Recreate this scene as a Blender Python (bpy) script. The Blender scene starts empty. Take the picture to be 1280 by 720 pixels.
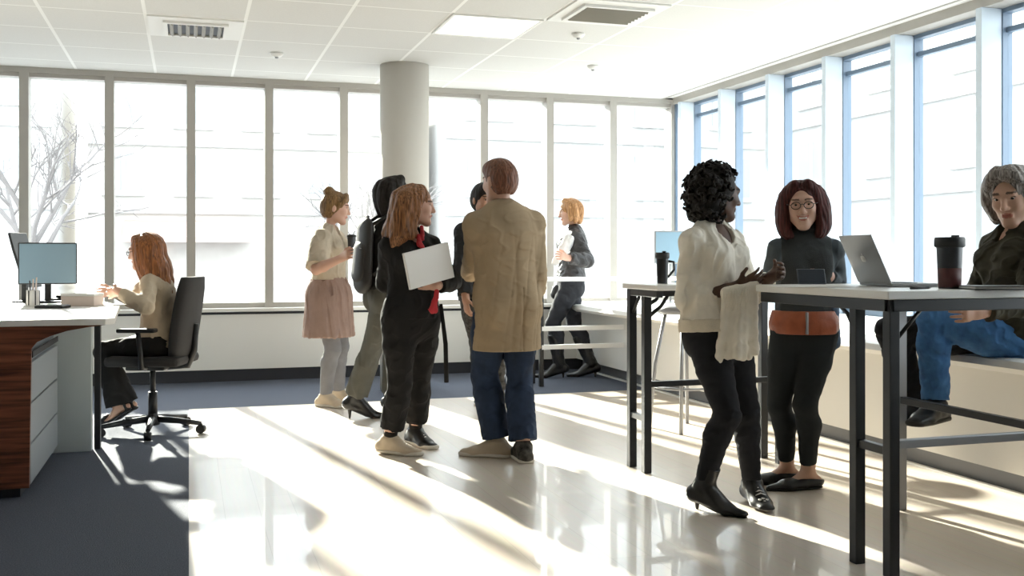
import bpy, bmesh, math, random
import numpy as np
from mathutils import Vector, Matrix

random.seed(7)
SC = bpy.context.scene
COL = SC.collection

# ------------------------------------------------------------------ camera
FPX = 1280.0                       # focal length in pixels of the 1280 px wide frame
CH = 1.20                          # lens height
HORIZ = 320.0
YAW = math.atan(404.0 / FPX)
FW = np.array([math.sin(YAW), math.cos(YAW), 0.0])
RT = np.array([math.cos(YAW), -math.sin(YAW), 0.0])
UPV = np.array([0.0, 0.0, 1.0])
CAM = np.array([0.0, 0.0, CH])

def W(px, py, d):
    """a place in the room, read off the photograph at a distance d"""
    return CAM + FW * d + RT * ((px - 640) / FPX * d) + UPV * ((HORIZ - py) / FPX * d)

def G(px, py):
    d = FPX * CH / (py - HORIZ)
    p = W(px, py, d); p[2] = 0.0
    return p

def dep(p):
    return float((np.asarray(p) - CAM) @ FW)

def hd(phi):
    """heading: 0 away from the lens, 90 to its right, 180 towards it"""
    a = math.radians(phi)
    return RT * math.sin(a) + FW * math.cos(a)

cd = bpy.data.cameras.new('camera')
cam = bpy.data.objects.new('camera', cd)
COL.objects.link(cam)
cam.location = CAM
cam.rotation_euler = (math.pi / 2, 0, -YAW)
cd.sensor_width = 36.0
cd.lens = 36.0
cd.shift_y = -(360.0 - HORIZ) / 1280.0
cd.clip_start = 0.05
cd.clip_end = 300
SC.camera = cam

# ------------------------------------------------------------------ materials
def mat(name, col, rough=0.6, metal=0.0, bump=0.0, bscale=60.0, vary=0.0, vscale=6.0, coat=0.0, sheen=0.0, spec=0.5, stretch=None, trans=0.0):
    m = bpy.data.materials.new(name); m.use_nodes = True
    nt = m.node_tree; b = nt.nodes['Principled BSDF']
    b.inputs['Base Color'].default_value = (*col, 1)
    b.inputs['Roughness'].default_value = rough
    b.inputs['Metallic'].default_value = metal
    b.inputs['Coat Weight'].default_value = coat
    b.inputs['Sheen Weight'].default_value = sheen
    b.inputs['Specular IOR Level'].default_value = spec
    if trans: b.inputs['Transmission Weight'].default_value = trans
    tc = nt.nodes.new('ShaderNodeTexCoord')
    src = tc.outputs['Object']
    if stretch:
        mp = nt.nodes.new('ShaderNodeMapping'); mp.inputs['Scale'].default_value = stretch
        nt.links.new(src, mp.inputs['Vector']); src = mp.outputs['Vector']
    if vary:
        n = nt.nodes.new('ShaderNodeTexNoise'); n.inputs['Scale'].default_value = vscale; n.inputs['Detail'].default_value = 5
        nt.links.new(src, n.inputs['Vector'])
        r = nt.nodes.new('ShaderNodeValToRGB')
        r.color_ramp.elements[0].position = 0.3; r.color_ramp.elements[1].position = 0.7
        r.color_ramp.elements[0].color = (*[max(0, c * (1 - vary)) for c in col], 1)
        r.color_ramp.elements[1].color = (*[min(1, c * (1 + vary)) for c in col], 1)
        nt.links.new(n.outputs['Fac'], r.inputs['Fac']); nt.links.new(r.outputs['Color'], b.inputs['Base Color'])
    if bump:
        n2 = nt.nodes.new('ShaderNodeTexNoise'); n2.inputs['Scale'].default_value = bscale; n2.inputs['Detail'].default_value = 3
        nt.links.new(src, n2.inputs['Vector'])
        bp = nt.nodes.new('ShaderNodeBump'); bp.inputs['Strength'].default_value = bump; bp.inputs['Distance'].default_value = 0.01
        nt.links.new(n2.outputs['Fac'], bp.inputs['Height']); nt.links.new(bp.outputs['Normal'], b.inputs['Normal'])
    return m

def wood_floor():
    m = mat('pale_wood_floor', (0.62, 0.52, 0.42), 0.3, coat=0.25)
    nt = m.node_tree; b = nt.nodes['Principled BSDF']
    tc = nt.nodes.new('ShaderNodeTexCoord')
    mp = nt.nodes.new('ShaderNodeMapping'); mp.inputs['Rotation'].default_value = (0, 0, math.pi / 2)
    br = nt.nodes.new('ShaderNodeTexBrick')
    br.inputs['Scale'].default_value = 1.0; br.inputs['Brick Width'].default_value = 1.5; br.inputs['Row Height'].default_value = 0.16
    br.inputs['Mortar Size'].default_value = 0.0015
    br.inputs['Color1'].default_value = (0.68, 0.60, 0.515, 1); br.inputs['Color2'].default_value = (0.72, 0.64, 0.555, 1)
    br.inputs['Mortar'].default_value = (0.56, 0.49, 0.41, 1)
    nt.links.new(tc.outputs['Object'], mp.inputs['Vector']); nt.links.new(mp.outputs['Vector'], br.inputs['Vector'])
    mp2 = nt.nodes.new('ShaderNodeMapping'); mp2.inputs['Scale'].default_value = (22, 1.4, 1)
    n = nt.nodes.new('ShaderNodeTexNoise'); n.inputs['Scale'].default_value = 2.0; n.inputs['Detail'].default_value = 6
    nt.links.new(tc.outputs['Object'], mp2.inputs['Vector']); nt.links.new(mp2.outputs['Vector'], n.inputs['Vector'])
    mx = nt.nodes.new('ShaderNodeMixRGB'); mx.blend_type = 'MULTIPLY'; mx.inputs['Fac'].default_value = 0.16
    nt.links.new(br.outputs['Color'], mx.inputs['Color1']); nt.links.new(n.outputs['Color'], mx.inputs['Color2'])
    nt.links.new(mx.outputs['Color'], b.inputs['Base Color'])
    return m

def dark_wood():
    m = mat('reddish_dark_wood', (0.12, 0.04, 0.022), 0.4)
    nt = m.node_tree; b = nt.nodes['Principled BSDF']
    tc = nt.nodes.new('ShaderNodeTexCoord')
    mp = nt.nodes.new('ShaderNodeMapping'); mp.inputs['Scale'].default_value = (1.2, 1.2, 22)
    n = nt.nodes.new('ShaderNodeTexNoise'); n.inputs['Scale'].default_value = 2.4; n.inputs['Detail'].default_value = 8; n.inputs['Distortion'].default_value = 0.3
    nt.links.new(tc.outputs['Object'], mp.inputs['Vector']); nt.links.new(mp.outputs['Vector'], n.inputs['Vector'])
    r = nt.nodes.new('ShaderNodeValToRGB')
    r.color_ramp.elements[0].position = 0.33; r.color_ramp.elements[0].color = (0.075, 0.022, 0.012, 1)
    r.color_ramp.elements[1].position = 0.68; r.color_ramp.elements[1].color = (0.30, 0.105, 0.055, 1)
    nt.links.new(n.outputs['Fac'], r.inputs['Fac']); nt.links.new(r.outputs['Color'], b.inputs['Base Color'])
    return m

def ceiling_tiles():
    m = mat('ceiling_tile_grid', (0.86, 0.86, 0.84), 0.9)
    nt = m.node_tree; b = nt.nodes['Principled BSDF']
    tc = nt.nodes.new('ShaderNodeTexCoord'); sp = nt.nodes.new('ShaderNodeSeparateXYZ')
    nt.links.new(tc.outputs['Object'], sp.inputs[0])
    outs = []
    for ax, off in (('X', 0.989 + 0.692 * 20), ('Y', 0.69 * 30 - 7.72)):
        a = nt.nodes.new('ShaderNodeMath'); a.operation = 'ADD'; a.inputs[1].default_value = off
        nt.links.new(sp.outputs[ax], a.inputs[0])
        d = nt.nodes.new('ShaderNodeMath'); d.operation = 'DIVIDE'; d.inputs[1].default_value = 0.692 if ax == 'X' else 0.69
        nt.links.new(a.outputs[0], d.inputs[0])
        f = nt.nodes.new('ShaderNodeMath'); f.operation = 'FRACT'; nt.links.new(d.outputs[0], f.inputs[0])
        p = nt.nodes.new('ShaderNodeMath'); p.operation = 'PINGPONG'; p.inputs[1].default_value = 0.5
        nt.links.new(f.outputs[0], p.inputs[0])
        l = nt.nodes.new('ShaderNodeMath'); l.operation = 'LESS_THAN'; l.inputs[1].default_value = 0.018 if ax == 'X' else 0.012
        nt.links.new(p.outputs[0], l.inputs[0]); outs.append(l)
    mxm = nt.nodes.new('ShaderNodeMath'); mxm.operation = 'MAXIMUM'
    nt.links.new(outs[0].outputs[0], mxm.inputs[0]); nt.links.new(outs[1].outputs[0], mxm.inputs[1])
    n = nt.nodes.new('ShaderNodeTexNoise'); n.inputs['Scale'].default_value = 90
    nt.links.new(tc.outputs['Object'], n.inputs['Vector'])
    r = nt.nodes.new('ShaderNodeValToRGB')
    r.color_ramp.elements[0].color = (0.585, 0.58, 0.56, 1); r.color_ramp.elements[1].color = (0.665, 0.66, 0.64, 1)
    nt.links.new(n.outputs['Fac'], r.inputs['Fac'])
    mx = nt.nodes.new('ShaderNodeMixRGB'); mx.inputs['Color2'].default_value = (0.82, 0.82, 0.80, 1)
    nt.links.new(mxm.outputs[0], mx.inputs['Fac']); nt.links.new(r.outputs['Color'], mx.inputs['Color1'])
    nt.links.new(mx.outputs['Color'], b.inputs['Base Color'])
    return m

def glass_pane():
    m = bpy.data.materials.new('window_glass'); m.use_nodes = True
    nt = m.node_tree; nt.nodes.clear()
    o = nt.nodes.new('ShaderNodeOutputMaterial'); t = nt.nodes.new('ShaderNodeBsdfTransparent'); g = nt.nodes.new('ShaderNodeBsdfGlossy')
    t.inputs['Color'].default_value = (0.94, 0.97, 0.97, 1); g.inputs['Roughness'].default_value = 0.02
    lw = nt.nodes.new('ShaderNodeLayerWeight'); lw.inputs['Blend'].default_value = 0.5
    pw = nt.nodes.new('ShaderNodeMath'); pw.operation = 'POWER'; pw.inputs[1].default_value = 5.0
    ma = nt.nodes.new('ShaderNodeMath'); ma.operation = 'MULTIPLY_ADD'; ma.inputs[1].default_value = 0.35; ma.inputs[2].default_value = 0.03
    mx = nt.nodes.new('ShaderNodeMixShader')
    nt.links.new(lw.outputs['Facing'], pw.inputs[0]); nt.links.new(pw.outputs[0], ma.inputs[0]); nt.links.new(ma.outputs[0], mx.inputs[0])
    nt.links.new(t.outputs[0], mx.inputs[1]); nt.links.new(g.outputs[0], mx.inputs[2])
    nt.links.new(mx.outputs[0], o.inputs[0])
    return m

def emit(name, col, s):
    m = bpy.data.materials.new(name); m.use_nodes = True
    b = m.node_tree.nodes['Principled BSDF']
    b.inputs['Base Color'].default_value = (*col, 1)
    b.inputs['Emission Color'].default_value = (*col, 1); b.inputs['Emission Strength'].default_value = s
    return m

M = dict(
    floor=wood_floor(), carpet=mat('blue_grey_carpet', (0.078, 0.092, 0.130), 0.85, bump=0.6, bscale=260, vary=0.35, vscale=160),
    ceil=ceiling_tiles(), white=mat('white_paint', (0.82, 0.82, 0.80), 0.6), wall=mat('white_wall', (0.80, 0.79, 0.76), 0.8),
    plinth=mat('dark_plinth', (0.02, 0.022, 0.03), 0.6), plinthg=mat('grey_plinth', (0.16, 0.165, 0.18), 0.6),
    mull=mat('grey_beige_mullion', (0.40, 0.38, 0.35), 0.5), mullb=mat('blue_grey_frame', (0.16, 0.22, 0.30), 0.45),
    fin=mat('skylight_tinted_fin', (0.62, 0.70, 0.78), 0.55), glass=glass_pane(),  # fins are grey-white paint; the blue of the skylight is put into their colour
    col=mat('warm_white_column', (0.62, 0.59, 0.54), 0.85), ledge=mat('pale_ledge', (0.78, 0.77, 0.74), 0.45),
    black=mat('black_steel', (0.018, 0.020, 0.024), 0.38), grey=mat('grey_steel', (0.32, 0.33, 0.35), 0.4, metal=0.3),
    laminate=mat('white_laminate', (0.80, 0.79, 0.77), 0.3), deskt=mat('white_desk_top', (0.82, 0.80, 0.78), 0.35),
    wood=dark_wood(), drawer=mat('grey_metal_drawer', (0.30, 0.335, 0.37), 0.45), panel=mat('pale_grey_panel', (0.58, 0.64, 0.65), 0.5),
    plastic=mat('black_plastic', (0.016, 0.017, 0.019), 0.45), chair=mat('dark_grey_mesh_fabric', (0.035, 0.034, 0.036), 0.9, bump=0.4, bscale=300),
    silver=mat('silver_aluminium', (0.34, 0.345, 0.35), 0.38, metal=0.8), screen=mat('blue_grey_screen', (0.22, 0.33, 0.42), 0.35),
    paper=mat('white_paper', (0.85, 0.84, 0.82), 0.8), pink=mat('pale_pink_card', (0.78, 0.66, 0.60), 0.8),
    red=mat('red_cloth', (0.45, 0.02, 0.03), 0.7), vent=mat('vent_slat', (0.24, 0.22, 0.18), 0.5), ventw=mat('vent_white', (0.74, 0.74, 0.72), 0.6),
    whitetable=mat('white_table_metal', (0.85, 0.86, 0.87), 0.35), lamp=emit('lit_ceiling_panel', (1.0, 0.985, 0.95), 0.25),
    cupred=mat('dark_red_print', (0.085, 0.02, 0.02), 0.5), cup=mat('black_cup', (0.022, 0.022, 0.026), 0.28), steelcup=mat('dark_steel_cup', (0.055, 0.058, 0.066), 0.3, metal=0.2),
    facade=mat('pale_render', (0.46, 0.455, 0.445), 0.9, vary=0.05, vscale=0.6), facadeb=mat('pale_brick', (0.455, 0.435, 0.41), 0.9, vary=0.06, vscale=3),
    pane=mat('facade_window_pane', (0.30, 0.315, 0.325), 0.5), street=mat('pale_street', (0.45, 0.45, 0.46), 0.9), bark=mat('grey_bark', (0.17, 0.16, 0.16), 0.9),
    awning=mat('red_awning', (0.46, 0.33, 0.295), 0.8), sill=mat('pale_facade_band', (0.40, 0.395, 0.385), 0.9),
)

# ------------------------------------------------------------------ objects
def tag(o, label=None, cat=None, group=None, kind=None):
    if label: o['label'] = label
    if cat: o['category'] = cat
    if group: o['group'] = group
    if kind: o['kind'] = kind
    return o

def thing(name, label, cat, loc, group=None, rz=0.0):
    o = bpy.data.objects.new(name, None); COL.objects.link(o)
    o.location = Vector([float(c) for c in loc]); o.rotation_euler = (0, 0, rz)
    o.empty_display_size = 0.1
    return tag(o, label, cat, group)

def link(name, me, m, parent=None, loc=None):
    o = bpy.data.objects.new(name, me); COL.objects.link(o)
    for mm in (m if isinstance(m, (list, tuple)) else [m]):
        me.materials.append(mm)
    if parent is not None: o.parent = parent
    if loc is not None: o.location = Vector([float(c) for c in loc])
    return o

class MB:
    """collects solid shapes for ONE mesh object"""
    def __init__(s): s.bm = bmesh.new()
    def box(s, lo, hi, bev=0.0, mi=0, rot=None, about=None):
        r = bmesh.ops.create_cube(s.bm, size=1.0); vs = r['verts']
        lo = Vector(lo); hi = Vector(hi)
        for v in vs:
            v.co = Vector([(lo[i] + hi[i]) / 2 + v.co[i] * (hi[i] - lo[i]) for i in range(3)])
        fs = {f for v in vs for f in v.link_faces}
        for f in fs: f.material_index = mi
        if bev > 0:
            es = {e for v in vs for e in v.link_edges}
            nb = bmesh.ops.bevel(s.bm, geom=list(es), offset=bev, segments=2, affect='EDGES', profile=0.5)
            for f in nb['faces']: f.material_index = mi
            vs = list({v for f in nb['faces'] for v in f.verts} | {v for v in vs if v.is_valid})
        if rot is not None:
            bmesh.ops.rotate(s.bm, verts=[v for v in vs if v.is_valid], cent=Vector(about if about is not None else (lo + hi) / 2), matrix=rot)
        return s
    def tube(s, pts, r, n=10, caps=True, mi=0, smooth=True):
        pts = [Vector([float(c) for c in p]) for p in pts]
        rs = r if isinstance(r, (list, tuple)) else [r] * len(pts)
        rings = []; prev = None
        for i, p in enumerate(pts):
            a = pts[max(i - 1, 0)]; b = pts[min(i + 1, len(pts) - 1)]
            t = (b - a); t = t.normalized() if t.length > 1e-9 else Vector((0, 0, 1))
            if prev is None:
                u = t.cross(Vector((0, 0, 1)))
                if u.length < 1e-3: u = t.cross(Vector((0, 1, 0)))
            else:
                u = prev - t * prev.dot(t)
                if u.length < 1e-4: u = t.orthogonal()
            u.normalize(); prev = u; w = t.cross(u)
            rings.append([s.bm.verts.new(p + (u * math.cos(k * 2 * math.pi / n) + w * math.sin(k * 2 * math.pi / n)) * rs[i]) for k in range(n)])
        for A, B in zip(rings, rings[1:]):
            for k in range(n):
                f = s.bm.faces.new((A[k], A[(k + 1) % n], B[(k + 1) % n], B[k])); f.smooth = smooth; f.material_index = mi
        if caps:
            s.bm.faces.new(rings[0][::-1]).material_index = mi; s.bm.faces.new(rings[-1]).material_index = mi
        return s
    def lathe(s, prof, c=(0, 0, 0), n=28, mi=None):
        c = Vector([float(q) for q in c]); rings = []
        for (r, z) in prof:
            rings.append([s.bm.verts.new(c + Vector((r * math.cos(2 * math.pi * k / n), r * math.sin(2 * math.pi * k / n), z))) for k in range(n)])
        for i, (A, B) in enumerate(zip(rings, rings[1:])):
            for k in range(n):
                f = s.bm.faces.new((A[k], A[(k + 1) % n], B[(k + 1) % n], B[k])); f.smooth = True
                if mi: f.material_index = mi[i]
        s.bm.faces.new(rings[0][::-1]); s.bm.faces.new(rings[-1])
        return s
    def prism(s, poly, axis, a, b, mi=0):
        """poly: 2-D outline, extruded along axis ('x','y','z') from a to b"""
        def P(u, v, t): return {'x': (t, u, v), 'y': (u, t, v), 'z': (u, v, t)}[axis]
        A = [s.bm.verts.new(P(u, v, a)) for u, v in poly]; B = [s.bm.verts.new(P(u, v, b)) for u, v in poly]
        n = len(poly)
        for k in range(n): s.bm.faces.new((A[k], A[(k + 1) % n], B[(k + 1) % n], B[k])).material_index = mi
        s.bm.faces.new(A[::-1]).material_index = mi; s.bm.faces.new(B).material_index = mi
        return s
    def build(s, name, m, parent=None, loc=None, bev=0.0, xf=None):
        bmesh.ops.recalc_face_normals(s.bm, faces=s.bm.faces)
        if xf is not None: bmesh.ops.transform(s.bm, matrix=xf, verts=s.bm.verts)
        me = bpy.data.meshes.new(name); s.bm.to_mesh(me); s.bm.free()
        o = link(name, me, m, parent, loc)
        if bev:
            md = o.modifiers.new('bevel', 'BEVEL'); md.width = bev; md.segments = 2; md.limit_method = 'ANGLE'
        return o
    def struct(s, name, m, parent=None, bev=0.0):
        o = s.build(name, m, parent, bev=bev)
        if parent is None: o['kind'] = 'structure'
        return o
# ------------------------------------------------------------------ the room
CZ = 2.92
XR, YB = 5.05, 10.20            # inner faces of the glazed walls
XG, YG = 5.25, 10.33            # glass planes
XL, YF = -6.5, -6.0
LEDGE = 0.70

MB().box((0, YF, -0.1), (XG, 8.41, 0)).struct('floor', M['floor'])
b = MB().box((XL, YF, -0.1), (0, 8.41, 0)); b.box((XL, 8.41, -0.1), (XG + 0.2, YG + 0.2, 0)); b.struct('floor_carpet', M['carpet'])
MB().box((XL, YF, CZ), (4.93, YG + 0.3, CZ + 0.12)).struct('ceiling', M['ceil'])
MB().box((XL - 0.15, YF, 0), (XL, YG + 0.2, CZ)).struct('wall_left', M['wall'])
MB().box((XL, YF - 0.15, 0), (XG + 0.2, YF, CZ)).struct('wall_front', M['wall'])
# perimeter strip of the ceiling above the right-hand glazing, with its shadow gap
b = MB().box((4.95, YF, CZ + 0.015), (XG + 0.2, YG + 0.3, CZ + 0.12)); b.struct('trim_1', M['white'])
MB().box((4.93, YF, CZ - 0.006), (4.95, YG, CZ + 0.1)).struct('trim_2', M['mull'])
# head beams
MB().box((XL, YB, CZ - 0.05), (XG + 0.1, YG + 0.12, CZ)).struct('trim_3', M['mull'])
MB().box((XR + 0.02, 1.0, CZ - 0.055), (XG + 0.12, YB, CZ + 0.015)).struct('trim_4', M['mull'])

# back wall below the glazing: dark recessed plinth, white casing, ledge
MB().box((XL, 10.17, 0), (4.02, 10.22, 0.115)).struct('baseboard_back', M['plinth'])
b = MB().box((XL, 10.15, 0.115), (4.0, YG + 0.1, LEDGE - 0.06)); b.struct('wall_back', M['wall'])
MB().box((XL, 10.16, LEDGE - 0.06), (4.0, 10.2, LEDGE - 0.035)).struct('trim_5', M['plinth'])
MB().box((XL, 10.11, LEDGE - 0.035), (4.0, YG + 0.04, LEDGE), 0.006).struct('trim_6', M['ledge'])
MB().box((XL, YB, LEDGE), (-3.61, YG + 0.1, CZ - 0.05)).struct('wall_back_left', M['wall'])
# right: wide window bench
XB = 3.62
MB().box((4.0, 1.0, 0), (4.04, 10.2, 0.115)).struct('baseboard_right', M['plinthg'])
MB().box((3.955, YF, 0), (3.985, 10.1, 0.012)).struct('trim_7', M['white'])
MB().box((3.92, 1.0, 0.115), (XG + 0.1, YG + 0.1, LEDGE - 0.045)).struct('wall_right', M['wall'])
b = MB(); b.prism([(XB + 0.05, LEDGE - 0.05), (XB, LEDGE - 0.02), (XB + 0.012, LEDGE + 0.012), (XB + 0.05, LEDGE + 0.02), (XG + 0.04, LEDGE + 0.02), (XG + 0.04, LEDGE - 0.05)], 'y', 1.0, 10.1)
b.struct('trim_8', M['ledge'])
MB().box((XR, YF, 0), (XG + 0.1, 1.0, CZ)).struct('wall_right_near', M['wall'])

# windows of the back wall
wn = 1
def window(x0, x1, y0, y1, z0, z1, axis):
    """one bay: a frame of four bars and its pane"""
    global wn
    if axis == 'x':
        f = MB(); t = 0.04
        f.box((x0, y0, z0), (x0 + t, y1, z1)); f.box((x1 - t, y0, z0), (x1, y1, z1))
        f.box((x0 + t, y0 + 0.03, z0), (x1 - t, y1, z0 + 0.05)); f.box((x0 + t, y0 + 0.03, z1 - 0.035), (x1 - t, y1, z1))
        o = f.struct(f'window_{wn}', M['mull'])
        ym = (y0 + y1) / 2 + 0.02
        MB().box((x0 + t, ym, z0 + 0.05), (x1 - t, ym + 0.008, z1 - 0.035)).build('pane', M['glass'], o)
    else:
        f = MB(); t = 0.035
        f.box((x0, y0, z0), (x1, y0 + t, z1)); f.box((x0, y1 - t, z0), (x1, y1, z1))
        f.box((x0, y0 + t, z0), (x1, y1 - t, z0 + 0.05)); f.box((x0, y0 + t, z1 - 0.03), (x1, y1 - t, z1))
        f.box((x0 + 0.03, y0 + t, z1 - 0.16), (x1, y1 - t, z1 - 0.125))
        o = f.struct(f'window_{wn}', M['mullb'])
        xm = (x0 + x1) / 2
        MB().box((xm, y0 + t, z0 + 0.05), (xm + 0.008, y1 - t, z1 - 0.03)).build('pane', M['glass'], o)
    o['kind'] = 'structure'
    wn += 1
xs = [0.02 + 0.725 * k for k in range(-5, 8)]
for a, c in zip(xs, xs[1:]):
    window(a, c, YB, YG + 0.04, LEDGE, CZ - 0.05, 'x')
# corner post
MB().box((xs[-1], YB - 0.04, LEDGE), (XG + 0.1, YG + 0.06, CZ - 0.05)).struct('wall_corner', M['mullb'])
# right glazing: deep fins between the bays
ys = [9.98 - 0.88 * k for k in range(0, 11)]
tr = 9
for k, y in enumerate(ys):
    MB().box((XR, y, LEDGE + 0.02), (XG - 0.03, y + 0.055, CZ - 0.055), 0.004).struct(f'trim_{tr}', M['fin']); tr += 1
for y0, y1 in zip(ys[1:], ys):
    window(XG - 0.03, XG + 0.05, y0 + 0.0275, y1 + 0.0275, LEDGE + 0.02, CZ - 0.055, 'y')

# column
cx, cy = 1.86, 9.12
b = MB().lathe([(0.22, 0), (0.22, CZ)], (cx, cy, 0), 48); o = b.struct('column', M['col'])

# ceiling fittings
def vent(loc, sx, sy, label, sl):
    t = thing('ceiling_vent', label, 'vent', loc)
    b = MB().box((-0.335, -0.335, -0.012), (0.335, 0.335, 0.0)); b.build('panel', M['ventw'], t)
    b = MB().box((-sx, -sy, -0.016), (sx, sy, -0.0125)); b.build('backing', M['plinth'], t)
    b = MB()
    for (x0, y0, x1, y1) in ((-sx - .03, -sy - .03, sx + .03, -sy), (-sx - .03, sy, sx + .03, sy + .03), (-sx - .03, -sy, -sx, sy), (sx, -sy, sx + .03, sy)):
        b.box((x0, y0, -0.03), (x1, y1, -0.0125))
    b.build('frame', M['ventw'], t)
    n = 7
    b = MB()
    for k in range(n):
        p = -1 + 2 * (k + 0.5) / n
        if sl == 'x': b.box((p * sx - 0.012, -sy, -0.034), (p * sx + 0.012, sy, -0.018), rot=Matrix.Rotation(0.6, 3, 'Y'))
        else: b.box((-sx, p * sy - 0.012, -0.034), (sx, p * sy + 0.012, -0.018), rot=Matrix.Rotation(0.6, 3, 'X'))
    b.build('slats', M['vent'], t)
vent((0.05, 8.065, CZ), 0.2, 0.2, 'square ceiling vent above the red-haired woman at the desk', 'x')
vent((2.815, 6.685, CZ), 0.23, 0.2, 'square ceiling vent over the middle of the room, right of the column', 'y')
for (x, y, r, lab) in ((0.71, 8.87, 0.055, 'small round white ceiling sensor between the left vent and the column'),
                       (2.87, 7.39, 0.05, 'small round white ceiling sensor just below the right vent'),
                       (3.48, 8.6, 0.05, 'small round white ceiling sensor in front of the far right window corner')):
    t = thing('ceiling_sensor', lab, 'sensor', (x, y, CZ))
    MB().lathe([(r, 0), (r, -0.012), (r * 0.75, -0.03), (r * 0.3, -0.036)], n=20).build('housing', M['ventw'], t)
    MB().lathe([(r * 0.28, -0.034), (r * 0.28, -0.045), (r * 0.1, -0.05)], n=12).build('lens', M['grey'], t)

# lit panels let into the ceiling
n = 0
for (i, j, lab) in ((4, 0, 'lit square ceiling panel in front of the column'),):
    x = -0.989 + 0.692 * (i + 0.5); y = 7.72 - 0.69 * 0.5
    t = thing('ceiling_light', lab, 'light', (x, y, CZ))
    b = MB()
    for (x0, y0, x1, y1) in ((-.34, -.34, .34, -.32), (-.34, .32, .34, .34), (-.34, -.32, -.32, .32), (.32, -.32, .34, .32)):
        b.box((x0, y0, -0.012), (x1, y1, 0))
    b.build('frame', M['ventw'], t)
    MB().box((-.32, -.32, -0.008), (.32, .32, -0.001)).build('diffuser', M['lamp'], t)

# ------------------------------------------------------------------ outside
MB().box((-60, YG + 0.6, -0.5), (60, 90, -0.45)).struct('street_ground', M['street'])
MB().box((XG + 0.6, -40, -0.5), (60, YG + 0.6, -0.45)).struct('street_ground_side', M['street'])

def building(name, x0, x1, y0, y1, h, face, nx, nz, label, m, z0=3.2, ww=0.5, wh=0.55, aw=None):
    t = thing(name, label, 'building', ((x0 + x1) / 2, (y0 + y1) / 2, -0.45))
    c = ((x0 + x1) / 2, (y0 + y1) / 2)
    MB().box((x0 - c[0], y0 - c[1], 0), (x1 - c[0], y1 - c[1], h)).build('facade', m, t)
    pitchz = (h - z0) / nz
    b = MB()
    for k in range(nz + 1):
        z = z0 + pitchz * k - 0.3
        if face == 'y': b.box((x0 - c[0], y0 - c[1] - 0.15, z), (x1 - c[0], y0 - c[1], z + 0.22))
        else: b.box((x0 - c[0] - 0.15, y0 - c[1], z), (x0 - c[0], y1 - c[1], z + 0.22))
    b.build('string_course', M['sill'], t)
    for i in range(nx):
        for k in range(nz):
            L = (x1 - x0) if face == 'y' else (y1 - y0)
            u0 = -L / 2 + L / nx * (i + 0.5 - ww / 2); u1 = u0 + L / nx * ww
            za = z0 + pitchz * k + pitchz * 0.18; zb = za + pitchz * wh
            w = MB()
            if face == 'y':
                yy = y0 - c[1]
                w.box((u0, yy - 0.06, za), (u1, yy - 0.02, zb)); o = w.build('window', M['pane'], t)
            else:
                xx = x0 - c[0]
                w.box((xx - 0.06, u0, za), (xx - 0.02, u1, zb)); o = w.build('window', M['pane'], t)
            bar = MB(); um = (u0 + u1) / 2
            if face == 'y': bar.box((um - .05, yy - 0.1, za), (um + .05, yy - 0.06, zb)); bar.box((u0 - .1, yy - .14, za - .15), (u1 + .1, yy - .02, za))
            else: bar.box((xx - 0.1, um - .05, za), (xx - 0.06, um + .05, zb)); bar.box((xx - .14, u0 - .1, za - .15), (xx - .02, u1 + .1, za))
            bar.build('window_bar', M['facade'], o)
    if aw:
        for (u, wd) in aw:
            b = MB(); b.prism([(y0 - c[1], 2.7), (y0 - c[1] - 1.0, 2.2), (y0 - c[1] - 1.0, 2.05), (y0 - c[1], 2.2)], 'x', u - c[0], u - c[0] + wd)
            b.build('awning', M['awning'], t)
building('office_building', -14.5, -3.5, 30, 36, 7.6, 'y', 5, 2, 'pale office building across the street, seen behind the desk monitor', M['facade'])
building('brick_building', -2.8, 7.0, 32, 38, 7.2, 'y', 5, 2, 'pale brick building with a red awning across the street, behind the group', M['facadeb'], aw=[(-1.8, 3.6)])
building('tall_building', 7.6, 19, 31, 38, 8.0, 'y', 4, 2, 'tall pale building across the street, seen behind the man in the tan coat', M['facade'])
building('side_building', 19, 25, 2, 30, 11, 'x', 8, 3, 'pale building with broad grey windows beyond the right hand glazing', M['facade'], z0=3.6, ww=0.42, wh=0.5)

def tree(loc, h, seed, label):
    rnd = random.Random(seed)
    t = thing('bare_tree', label, 'tree', loc, None)
    tr_ = MB(); tr_.tube([(0, 0, 0), (0.05, 0, h * .2), (0.02, .05, h * .38)], [h * .018, h * .014, h * .011], 8); tr_.build('trunk', M['bark'], t)
    b = MB()
    def grow(p, d, L, r, lev):
        pts = [p]; q = p.copy(); dd = d.copy()
        for i in range(3):
            dd = (dd + Vector((rnd.gauss(0, .12), rnd.gauss(0, .12), rnd.gauss(0.03, .08)))).normalized()
            q = q + dd * L / 3; pts.append(q.copy())
        b.tube(pts, [r, r * .85, r * .7, r * .5], 5 if lev < 2 else 3, caps=False)
        if lev >= 4: return
        for i in range(4 if lev < 3 else 3):
            s = rnd.uniform(.35, 1.0); k = min(int(s * 3), 2); base = pts[k].lerp(pts[k + 1], s * 3 - k)
            ax = Vector((rnd.gauss(0, 1), rnd.gauss(0, 1), rnd.gauss(0.1, .5))).normalized()
            grow(base, (dd + ax * .8).normalized(), L * rnd.uniform(.55, .75), r * .5, lev + 1)
    for i in range(6):
        a = i * 1.05 + rnd.uniform(-.3, .3)
        grow(Vector((0.02, .05, h * rnd.uniform(.28, .38))), Vector((math.cos(a) * .55, math.sin(a) * .55, .8)).normalized(), h * .26, h * .008, 1)
    b.build('branches', M['bark'], t)
tree((-2.1, 15.5, -0.45), 5.2, 3, 'bare winter tree outside, behind the desk monitor')
tree((-5.6, 19.5, -0.45), 5.6, 5, 'bare winter tree outside at the far left window')
tree((3.2, 19.5, -0.45), 4.6, 9, 'bare winter tree outside, beside the woman with the bun')

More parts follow.
